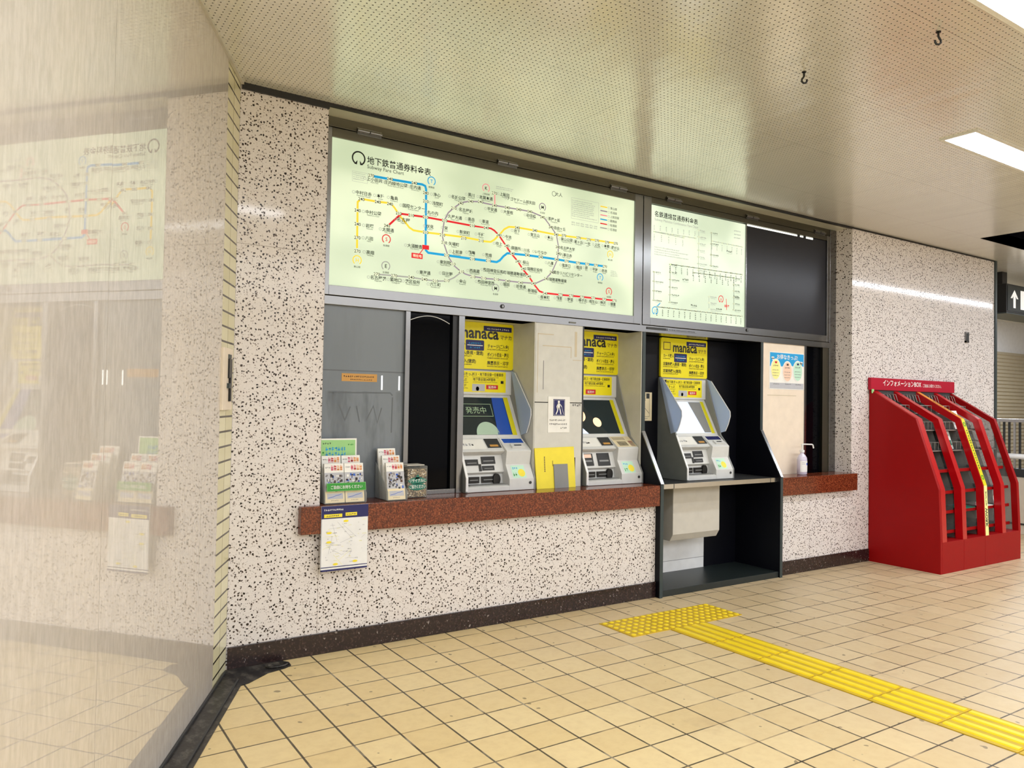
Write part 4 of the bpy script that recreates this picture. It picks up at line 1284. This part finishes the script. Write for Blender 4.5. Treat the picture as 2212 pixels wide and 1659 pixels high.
for _ in range(55):
    u, v = random.uniform(1.35, 1.56), random.uniform(0.46, 0.68)
    mb.scribble(P, u, u + random.uniform(0.006, 0.022), v, v + random.uniform(0.003, 0.006), random.choice((3, 3, 4, 5)), 0.006)
for _ in range(16):
    a = (random.uniform(1.345, 1.575), random.uniform(0.46, 0.68))
    b = (min(1.578, max(1.345, a[0] + random.uniform(-0.1, 0.1))), min(0.685, max(0.455, a[1] + random.uniform(-0.1, 0.1))))
    mb.line(P, [a, b], 0.0012, random.choice((3, 5)))
for u, v in ((1.467, 0.678), (1.378, 0.622), (1.415, 0.461), (1.52, 0.468), (1.378, 0.575)):
    mb.disc(P2, u, v, 0.014, 2, 14, ry=0.006)
mb.build('map_print', [M['navy'], M['paper'], M['lemon'], M['palegrey'], M['greyprint'], M['lemonpale']], root, normals=False)

# ------------------------------------------------------------------ right window: poster, gel bottle
po = thing('poster', 'blue-topped poster of three pastel ovals on the cream panel', 'poster', (5.29, 0.15, 1.455))
MB().box(5.068, 5.508, 0.1525, 0.155, 1.447, 1.748).build('sheet', M['paper'], po)
P, P2, P3 = wallP(0.1519), wallP(0.1513), wallP(0.1507)
mb = MB()
mb.face([P(5.074, 1.742), P(5.502, 1.742), P(5.502, 1.640), P(5.43, 1.658), P(5.36, 1.640), P(5.29, 1.650), P(5.22, 1.632), P(5.15, 1.652), P(5.074, 1.630)], 0)
mb.rect(P, 5.074, 5.502, 1.453, 1.50, 8)
for cx, cz, m, m2 in ((5.145, 1.606, 1, 4), (5.292, 1.592, 2, 5), (5.425, 1.600, 3, 6)):
    mb.disc(P2, cx, cz, 0.066, 7, 30, ry=0.088)
    mb.disc(P3, cx, cz, 0.056, m, 30, ry=0.078)
    Pz = wallP(0.1503)
    mb.rect(Pz, cx - 0.012, cx + 0.014, cz + 0.050, cz + 0.066, m2)
    mb.scribble(Pz, cx - 0.034, cx + 0.034, cz + 0.026, cz + 0.038, 9, 0.013)
    for k in range(3):
        mb.scribble(Pz, cx - 0.04, cx + 0.04, cz - 0.008 - k * 0.022, cz + 0.000 - k * 0.022, 10, 0.011)
    mb.scribble(P2, cx - 0.03, cx + 0.045, 1.486, 1.495, 10, 0.011)
mb.text(P2, 'お得なきっぷ!', 5.288, 1.694, 0.043, 7, 'c', 0.014, maxw=0.27)
for cx, cz in ((5.108, 1.700), (5.472, 1.672)):
    mb.disc(P2, cx - 0.008, cz, 0.010, 7, 12)
    mb.disc(P2, cx + 0.008, cz, 0.010, 7, 12)
    mb.face([P2(cx - 0.017, cz - 0.003), P2(cx + 0.017, cz - 0.003), P2(cx, cz - 0.022)], 7)
mb.build('print', [M['sky'], M['lemonpale'], M['peach'], M['mint'], M['redprint'], M['brown'], M['violet'] if 'violet' in M else M['navy'], M['paper'], M['palegrey'], M['darkgrey'], M['greyprint']], po, normals=False)
bx('panel_line', M['tape'], None, 5.05, 5.41, 0.1535, 0.155, 1.396, 1.401)
tag(bpy.data.objects['panel_line'], 'thin tape line on the cream panel under the poster', 'tape')

root = thing('sanitizer_bottle', 'clear pump bottle of hand sanitizer with blue label on the short red counter', 'bottle', (5.385, 0.075, CT))
MB().lathe(5.385, 0.075, [(0.040, CT), (0.047, CT + 0.006), (0.047, 0.880), (0.044, 0.898), (0.030, 0.918), (0.017, 0.930), (0.016, 0.948)], 28, 0, 0.75).build('bottle_body', M['handsan'], root, smooth=True)
MB().lathe(5.385, 0.075, [(0.019, 0.940), (0.019, 0.958), (0.010, 0.962), (0.006, 0.964), (0.006, 1.000)], 18).build('pump_cap', M['whiteplastic'], root)
MB().tube([(5.375, 0.075, 1.003), (5.40, 0.073, 1.006), (5.50, 0.066, 1.003), (5.512, 0.066, 0.998), (5.520, 0.065, 0.972)], 0.0055, 10).build('pump_nozzle', M['whiteplastic'], root)
lb_ = MB()
for k in range(14):
    a0, a1 = math.pi * (1.14 + 0.72 * k / 14), math.pi * (1.14 + 0.72 * (k + 1) / 14)
    p = lambda a, z: (5.385 + 0.0476 * math.cos(a), 0.075 + 0.0476 * 0.75 * math.sin(a), z)
    lb_.face([p(a0, 0.785), p(a1, 0.785), p(a1, 0.872), p(a0, 0.872)], 0)
    p = lambda a, z: (5.385 + 0.0482 * math.cos(a), 0.075 + 0.0482 * 0.75 * math.sin(a), z)
    if k in (8, 9, 10):
        lb_.face([p(a0, 0.838), p(a1, 0.838), p(a1, 0.856), p(a0, 0.856)], 1)
    if k in (2, 3, 4, 5):
        lb_.face([p(a0, 0.845), p(a1, 0.845), p(a1, 0.850), p(a0, 0.850)], 2)
        lb_.face([p(a0, 0.858), p(a1, 0.858), p(a1, 0.862), p(a0, 0.862)], 2)
lb_.build('bottle_label', [M['whiteplastic'], M['blue'], M['palegrey']], root, normals=False)

# ------------------------------------------------------------------ red leaflet cabinet
root = thing('information_cabinet', 'big red leaflet cabinet with sloping ribs standing against the granite column', 'cabinet', (6.85, -0.3, 0))
RX0, RX1 = 6.19, 7.53
FR = [(-0.015, 1.466), (-0.410, 1.228), (-0.598, 0.668), (-0.615, 0.250)]          # front line of the cabinet, (y, z)


def yf(z):
    for (ya, za), (yb, zb) in zip(FR, FR[1:]):
        if za >= z >= zb:
            return ya + (yb - ya) * (za - z) / (za - zb)
    return FR[-1][0]


side = [(-0.004, 0.0), (-0.004, 1.466)] + FR + [(-0.615, 0.0)]
MB().prism(side, 'x', RX0, RX0 + 0.028).build('side_panel', M['red'], root, bevel=0.003)
MB().box(RX0 + 0.028, 6.549, -0.615, -0.004, 0.0, 0.25).box(6.551, 6.899, -0.615, -0.004, 0.0, 0.25).box(6.901, RX1, -0.615, -0.004, 0.0, 0.25).build('base', M['red'], root, bevel=0.002)
bx('back_panel', M['darkgrey'], root, RX0 + 0.028, RX1 - 0.005, -0.022, -0.004, 0.25, 1.466)


def rib(x0, x1, depth, name='rib', mat='rib'):
    inner = [(FR[0][0] + 0.012, FR[0][1] - depth), (FR[1][0] + depth * 0.72, FR[1][1] - depth * 0.55), (FR[2][0] + depth, FR[2][1] - depth * 0.12), (FR[3][0] + depth, FR[3][1])]
    mb = MB()
    for i in range(3):
        a, b, c, d = FR[i], FR[i + 1], inner[i + 1], inner[i]
        mb.hexa([(x0, a[0], a[1]), (x1, a[0], a[1]), (x1, d[0], d[1]), (x0, d[0], d[1]), (x0, b[0], b[1]), (x1, b[0], b[1]), (x1, c[0], c[1]), (x0, c[0], c[1])])
    return mb.build(name, M[mat], root)


rib(RX0 + 0.028, 6.285, 0.05)
rib(6.535, 6.598, 0.06)
r2 = rib(6.895, 6.962, 0.06)
rib(7.200, 7.262, 0.06)
rib(7.490, RX1, 0.05, 'end_frame', 'red')
bx('end_post', M['red'], root, 7.492, RX1, -0.05, -0.022, 0.25, 1.44)
pn = [(-0.03, 0.25)] + [(-0.03, 1.43)] + [(y + 0.03, z - 0.015) for y, z in FR[1:3]] + [(-0.58, 0.25)]
sp = MB().prism(pn, 'x', 7.508, 7.512).build('side_pane', M['sidepane'], root)
sp['label'] = 'dusty clear side pane'
hd = bx('header', M['crimson'], root, 6.172, 7.548, -0.034, -0.004, 1.466, 1.572, 0.003)
P = wallP(-0.0346)
mb = MB()
mb.text(P, 'インフォメーションBOX', 6.345, 1.510, 0.058, 0, maxw=0.615, bold=0.014)
mb.text(P, 'ご自由にお取りください。', 6.985, 1.510, 0.034, 0, maxw=0.32, bold=0.006)
mb.build('lettering', [M['paper']], hd, normals=False)
MB().box(6.176, 6.205, -0.040, -0.0345, 1.438, 1.472).build('sticker', M['palegreen'], root)['label'] = 'small green sticker'
# yellow strip stuck down the middle rib
tp = MB()
xa, xb = 6.905, 6.958
for i in range(3):
    a, b = FR[i], FR[i + 1]
    o = 0.0015
    tp.face([(xa, a[0] - o, a[1] + o), (xb, a[0] - o, a[1] + o), (xb, b[0] - o, b[1] + o), (xa, b[0] - o, b[1] + o)], (0, 1, 2)[i])


def ribP(i, o=0.0025):
    a, b = FR[i], FR[i + 1]
    L = math.hypot(b[0] - a[0], b[1] - a[1])
    ey, ez = (b[0] - a[0]) / L, (b[1] - a[1]) / L
    return lambda u, v: (xb - v, a[0] + ey * u - o, a[1] + ez * u + o)


for i, u0, u1 in ((0, 0.16, 0.40), (1, 0.10, 0.46)):
    tp.scribble(ribP(i), u0, u1, 0.016, 0.036, 3, 0.022)
for u in (0.05, 0.52):
    tp.ring(ribP(1), u, 0.026, 0.012, 0.020, 4)
tp.text(ribP(2), 'WORK', 0.19, 0.009, 0.050, 3, bold=0.03, maxw=0.17)
tp.scribble(ribP(2), 0.05, 0.175, 0.016, 0.036, 3, 0.014)
tp.build('yellow_strip', [M['orange'], M['gold'], M['lemonpale'], M['darkgrey'], M['green']], r2, normals=False)
# shelves with red fronts, dividers, wire racks
for z in (0.30, 0.46, 0.62, 0.79, 0.96, 1.13):
    y0 = yf(z) + 0.075
    s = bx('shelf', M['darkgrey'], root, RX0 + 0.03, 7.49, y0, -0.022, z, z + 0.008)
    bx('shelf_front', M['red' if z < 0.9 else 'wire'], s, RX0 + 0.03, 7.49, y0 - 0.006, y0, z - 0.004, z + (0.022 if z < 0.9 else 0.004))
for x in (6.565, 6.927, 7.23):
    pr = [(-0.024, 0.25), (-0.024, 1.40)] + [(y + 0.085, z - 0.05) for y, z in FR[1:3]] + [(-0.53, 0.25)]
    MB().prism(pr, 'x', x, x + 0.004).build('divider', M['sidepane'], root)
for x0, x1 in ((6.30, 6.53), (6.61, 6.89), (6.975, 7.195), (7.275, 7.485)):
    mb = MB()
    for z in (0.96, 1.13, 1.27):
        y = yf(z + 0.07) + 0.06
        mb.tube([(x0, -0.03, z + 0.07), (x0, y, z + 0.07), (x1, y, z + 0.07), (x1, -0.03, z + 0.07)], 0.0022, 6)
        mb.tube([(x0, y, z), (x1, y, z)], 0.0022, 6)
        for k in range(5):
            x = x0 + (x1 - x0) * k / 4
            mb.tube([(x, y, z), (x, y, z + 0.07)], 0.0018, 5)
    y = yf(1.42) + 0.03
    for k in range(3):
        x = x0 + 0.02 + k * 0.09
        mb.tube([(x, -0.03, 1.44), (x, y, 1.43), (x, y - 0.02, 1.37), (x + 0.05, y - 0.02, 1.37), (x + 0.05, y, 1.43), (x + 0.05, -0.03, 1.44)], 0.0018, 5)
    mb.build('wire_rack', M['wire'], root)
GL = 'leaflets in the red cabinet'


def flyer(label, x, w, y, z, h, tilt, cols, flat=False):
    t = thing('leaflet', label, 'leaflet', (x, y, z), GL)
    mb = MB()
    if flat:
        mb.hexa([(x, y, z), (x + w, y, z), (x + w, y, z + 0.004), (x, y, z + 0.004), (x, y + h, z + 0.012), (x + w, y + h, z + 0.012), (x + w, y + h, z + 0.016), (x, y + h, z + 0.016)])
        P = lambda u, v: (x + u * w, y + v * h, z + 0.0048 + v * 0.012)
    else:
        mb.hexa([(x, y, z), (x + w, y, z), (x + w, y + 0.005, z), (x, y + 0.005, z), (x, y + tilt * h, z + h), (x + w, y + tilt * h, z + h), (x + w, y + tilt * h + 0.005, z + h), (x, y + tilt * h + 0.005, z + h)])
        P = lambda u, v: (x + u * w, y + tilt * h * v - 0.0008, z + h * v)
    mb.build('sheet', M[cols[0]], t)
    mb = MB()
    mb.scribble(P, 0.12, 0.82, 0.72, 0.84, 0, 0.13)
    mb.rect(P, 0.1, 0.9, 0.2, 0.5, 1)
    mb.build('print', [M[cols[1]], M[cols[2]]], t, normals=False)


flyer('white leaflet sticking up out of the cabinet right of the yellow strip', 6.985, 0.125, yf(1.2) + 0.095, 1.138, 0.16, 0.35, ('paper', 'darkgrey', 'palegrey'))
flyer('blue-green leaflet lying on a low shelf left of the yellow strip', 6.64, 0.235, yf(0.46) + 0.06, 0.4825, 0.16, 0, ('teal', 'sky', 'teal'), True)
flyer('white leaflet lying on a low shelf right of the yellow strip', 6.985, 0.20, yf(0.46) + 0.06, 0.4825, 0.16, 0, ('paper', 'palegrey', 'pink'), True)
flyer('white card standing in the rightmost column of the cabinet', 7.30, 0.12, yf(0.5) + 0.10, 0.468, 0.085, 0.2, ('paper', 'palegrey', 'palegrey'))
flyer('teal and white leaflet upright behind wires, left of yellow strip', 6.80, 0.075, yf(1.0) + 0.12, 0.968, 0.15, 0.3, ('paper', 'teal', 'teal'))
flyer('pale leaflet upright in the leftmost column of the cabinet', 6.34, 0.09, yf(1.0) + 0.12, 0.968, 0.15, 0.3, ('palegrey', 'greyprint', 'mint'))
flyer('pale green leaflet upright in the third column of the cabinet', 7.09, 0.085, yf(1.0) + 0.12, 0.968, 0.15, 0.3, ('mint', 'greyprint', 'sand'))

# ------------------------------------------------------------------ tactile paving
def tactile(x0, x1, y0, y1, dots):
    mb = MB()
    mb.box(x0 + 0.001, x1 - 0.001, y0 + 0.0015, y1 - 0.0015, 0.0, 0.0035)
    o = mb
    return o


for k, lab in enumerate(('yellow dotted tactile tile, left one of the three by the kiosk', 'yellow dotted tactile tile, middle one of three where the bar strip begins', 'yellow dotted tactile tile, right one of the three by the kiosk')):
    x0, y0, w, d = 2.955 + k * 0.303, -0.605, 0.303, 0.300
    r = thing('tactile_dot_tile', lab, 'tactile paving', (x0 + w / 2, y0 + d / 2, 0), 'dotted tactile tiles')
    bx('plate', M['tactplate'], r, x0 + 0.001, x0 + w - 0.001, y0 + 0.001, y0 + d - 0.001, 0, 0.004)
    mb = MB()
    for i in range(6):
        for j in range(6):
            mb.lathe(x0 + 0.0255 + i * 0.0503, y0 + 0.025 + j * 0.05, [(0.0165, 0.004), (0.0155, 0.0065), (0.0105, 0.0088), (0.002, 0.0093)], 12)
    mb.build('domes', M['tact'], r, smooth=True)
ords = ('first', 'second', 'third', 'fourth', 'fifth', 'sixth', 'seventh')
for k in range(7):
    y1 = -0.608 - k * 0.305
    y0, x0, x1 = y1 - 0.303, 3.243, 3.535
    r = thing('tactile_bar_tile', 'yellow ridged tactile tile, %s in the strip counted from the dotted tiles' % ords[k], 'tactile paving', ((x0 + x1) / 2, (y0 + y1) / 2, 0), 'ridged tactile tiles')
    bx('plate', M['tactplate'], r, x0, x1, y0 + 0.001, y1 - 0.001, 0, 0.004)
    mb = MB()
    for i in range(4):
        c = x0 + 0.040 + i * 0.0707
        mb.prism([(c - 0.0175, 0.004), (c - 0.0125, 0.009), (c + 0.0125, 0.009), (c + 0.0175, 0.004)], 'y', y0 + 0.008, y1 - 0.008)
    mb.build('ridges', M['tact'], r)

# ------------------------------------------------------------------ drain along the left wall
root = thing('floor_drain', 'grimy black drain channel along the foot of the left wall', 'drain', (0.6, -0.6, 0))
mb = MB()
lbox(mb, 0.06, 6.0, 0.001, 0.112, 0, 0.0035)
mb.prism([(0.885, -0.012), (1.165, -0.012), (1.19, -0.05), (1.185, -0.10), (1.15, -0.125), (1.06, -0.150), (0.95, -0.235), (0.86, -0.27), (0.83, -0.18)], 'z', 0, 0.003)
mb.build('channel', M['drain'], root)
mb = MB()
lbox(mb, 0.16, 6.0, 0.082, 0.090, 0.0035, 0.010)
lbox(mb, 0.06, 6.0, 0.001, 0.010, 0.0035, 0.012)
mb.build('rim', M['darkgrey'], root)
MB().lathe(1.125, -0.070, [(0.058, 0.003), (0.056, 0.010), (0.046, 0.010), (0.042, 0.004)], 24, 0, 0.6).build('drain_ring', M['drain'], root, smooth=True)

# ------------------------------------------------------------------ switch box let into the tile strip
root = thing('wall_box', 'narrow cream metal box with black handle on the cream tile strip', 'wall box', lw(0.17, 0.0, 1.25))
mb = MB()
lbox(mb, 0.085, 0.262, -0.004, 0.010, 1.245, 1.530)
mb.build('plate', M['cream'], root, bevel=0.002)
mb = MB()
lbox(mb, 0.122, 0.180, 0.010, 0.017, 1.392, 1.482)
lbox(mb, 0.138, 0.162, 0.010, 0.020, 1.285, 1.395)
mb.build('handle', M['black'], root)
mb = MB()
lbox(mb, 0.122, 0.180, 0.010, 0.013, 1.484, 1.502)
lbox(mb, 0.175, 0.195, 0.010, 0.022, 1.345, 1.368)
mb.build('knob', M['slate'], root)

# ------------------------------------------------------------------ ceiling fittings
for x0, y0, lx, ly, lab in ((4.40, -1.725, 1.22, 0.165, 'rectangular ceiling light above the dark kiosk end of the hall, right edge of the picture'), (2.46, -2.61, 1.22, 0.20, 'rectangular ceiling light in the top right corner of the picture')):
    root = thing('ceiling_light', lab, 'ceiling light', (x0 + lx / 2, y0 + ly / 2, CEIL), 'ceiling lights')
    bx('diffuser', M['tube'], root, x0, x0 + lx, y0, y0 + ly, CEIL - 0.006, CEIL - 0.001)
    f = MB()
    t = 0.022
    f.box(x0 - t, x0 + lx + t, y0 - t, y0, CEIL - 0.008, CEIL).box(x0 - t, x0 + lx + t, y0 + ly, y0 + ly + t, CEIL - 0.008, CEIL)
    f.box(x0 - t, x0, y0, y0 + ly, CEIL - 0.008, CEIL).box(x0 + lx, x0 + lx + t, y0, y0 + ly, CEIL - 0.008, CEIL)
    f.build('frame', M['white'], root)
for x, y, rz, lab in ((3.001, -1.648, 2.56, 'small black ceiling hook nearer the fare chart'), (3.117, -2.194, -0.58, 'small black ceiling hook nearer the top right light')):
    root = thing('ceiling_hook', lab, 'hook', (x, y, CEIL), 'ceiling hooks')
    c, s = math.cos(rz), math.sin(rz)
    MB().lathe(x, y, [(0.010, CEIL - 0.004), (0.010, CEIL)], 14).build('base', M['black'], root)
    pts = [(0, CEIL - 0.003), (0, CEIL - 0.020), (0.004, CEIL - 0.028), (0.010, CEIL - 0.036), (0.010, CEIL - 0.046), (0.002, CEIL - 0.053), (-0.008, CEIL - 0.052), (-0.013, CEIL - 0.044), (-0.013, CEIL - 0.036)]
    MB().tube([(x + u * c, y + u * s, z) for u, z in pts], 0.0045, 8).build('hook', M['black'], root)
root = thing('ceiling_vent', 'dark square opening in the ceiling near the far end of the granite wall', 'vent', (7.95, -0.96, CEIL))
mb = MB()
mb.box(VX0, VX1, VY0 - 0.006, VY0, CEIL, CEIL + 0.4).box(VX0, VX1, VY1, VY1 + 0.006, CEIL, CEIL + 0.4)
mb.box(VX0 - 0.006, VX0, VY0, VY1, CEIL, CEIL + 0.4).box(VX1, VX1 + 0.006, VY0, VY1, CEIL, CEIL + 0.4).box(VX0, VX1, VY0, VY1, CEIL + 0.4, CEIL + 0.41)
mb.build('shaft', M['navy_black'], root)

tag(MB().box(7.800, 7.812, -0.014, 0, 1.968, 2.072).box(7.850, 7.862, -0.014, 0, 1.968, 2.072).box(7.800, 7.862, -0.014, 0, 1.968, 1.985).box(7.815, 7.848, -0.008, 0, 1.990, 2.06).build('wall_bracket', M['steel']),
    'small empty metal bracket on the pale granite above the red cabinet', 'bracket')

# ------------------------------------------------------------------ beyond the end of the wall
root = thing('direction_sign', 'black hanging sign with a white up arrow beyond the end of the granite wall', 'sign', (9.6, 0.37, CEIL))
bx('housing', M['coal'], root, 9.06, 11.2, 0.18, 0.50, 2.385, 2.70, 0.004)
for x in (9.10, 11.0):
    bx('post', M['black'], root, x, x + 0.11, 0.24, 0.40, 2.70, CEIL)
fc = bx('face', M['signface'], root, 9.08, 11.18, 0.176, 0.18, 2.405, 2.68)
P = wallP(0.1752)
mb = MB()
mb.face([P(9.145, 2.545), P(9.235, 2.640), P(9.325, 2.545), P(9.285, 2.545), P(9.262, 2.572), P(9.262, 2.440), P(9.208, 2.440), P(9.208, 2.572), P(9.185, 2.545)], 0)
mb.rect(P, 9.375, 9.66, 2.435, 2.645, 0)
mb.build('arrow', M['dimlit'], fc, normals=False)
bx('bottom_trim', M['slate'], root, 9.06, 11.2, 0.18, 0.50, 2.372, 2.385)

sh = MB()
zz = 0.0
prof = []
while zz < 2.31:
    prof += [(2.470, zz), (2.452, zz + 0.018), (2.470, zz + 0.060)]
    zz += 0.0625
prof = prof + [(2.50, zz), (2.50, 0.0)]
tag(sh.prism(prof, 'x', 11.0, 17.5).build('roller_shutter', M['shutter']), 'closed beige roller shutter beyond the end of the granite wall', 'shutter')
root = thing('railing', 'railing with dark balusters on a low cream wall beyond the red cabinet', 'railing', (9.06, 0.3, 0))
bx('low_wall', M['concrete'], root, 9.0, 9.16, -0.40, 1.6, 0.0, 0.605, 0.004)
bx('skirting', M['darkgrey'], root, 8.992, 9.0, -0.40, 1.6, 0.10, 0.118)
bx('kerb', M['darkgrey'], root, 8.995, 9.14, -0.40, 1.6, 0.605, 0.69)
MB().tube([(9.05, -0.40, 0.82), (9.05, 1.6, 0.82)], 0.028, 12).build('handrail', M['whiteplastic'], root, smooth=True)
MB().box(9.03, 9.09, -0.40, 1.6, 1.185, 1.222).build('top_rail', M['chrome'], root, bevel=0.004)
for k in range(34):
    y = -0.38 + k * 0.052
    bx('baluster', M['darkgrey'] if k % 3 else M['chrome'], root, 9.05, 9.07, y, y + 0.018, 0.69, 1.185)
bpy.data.curves.remove(_cu)
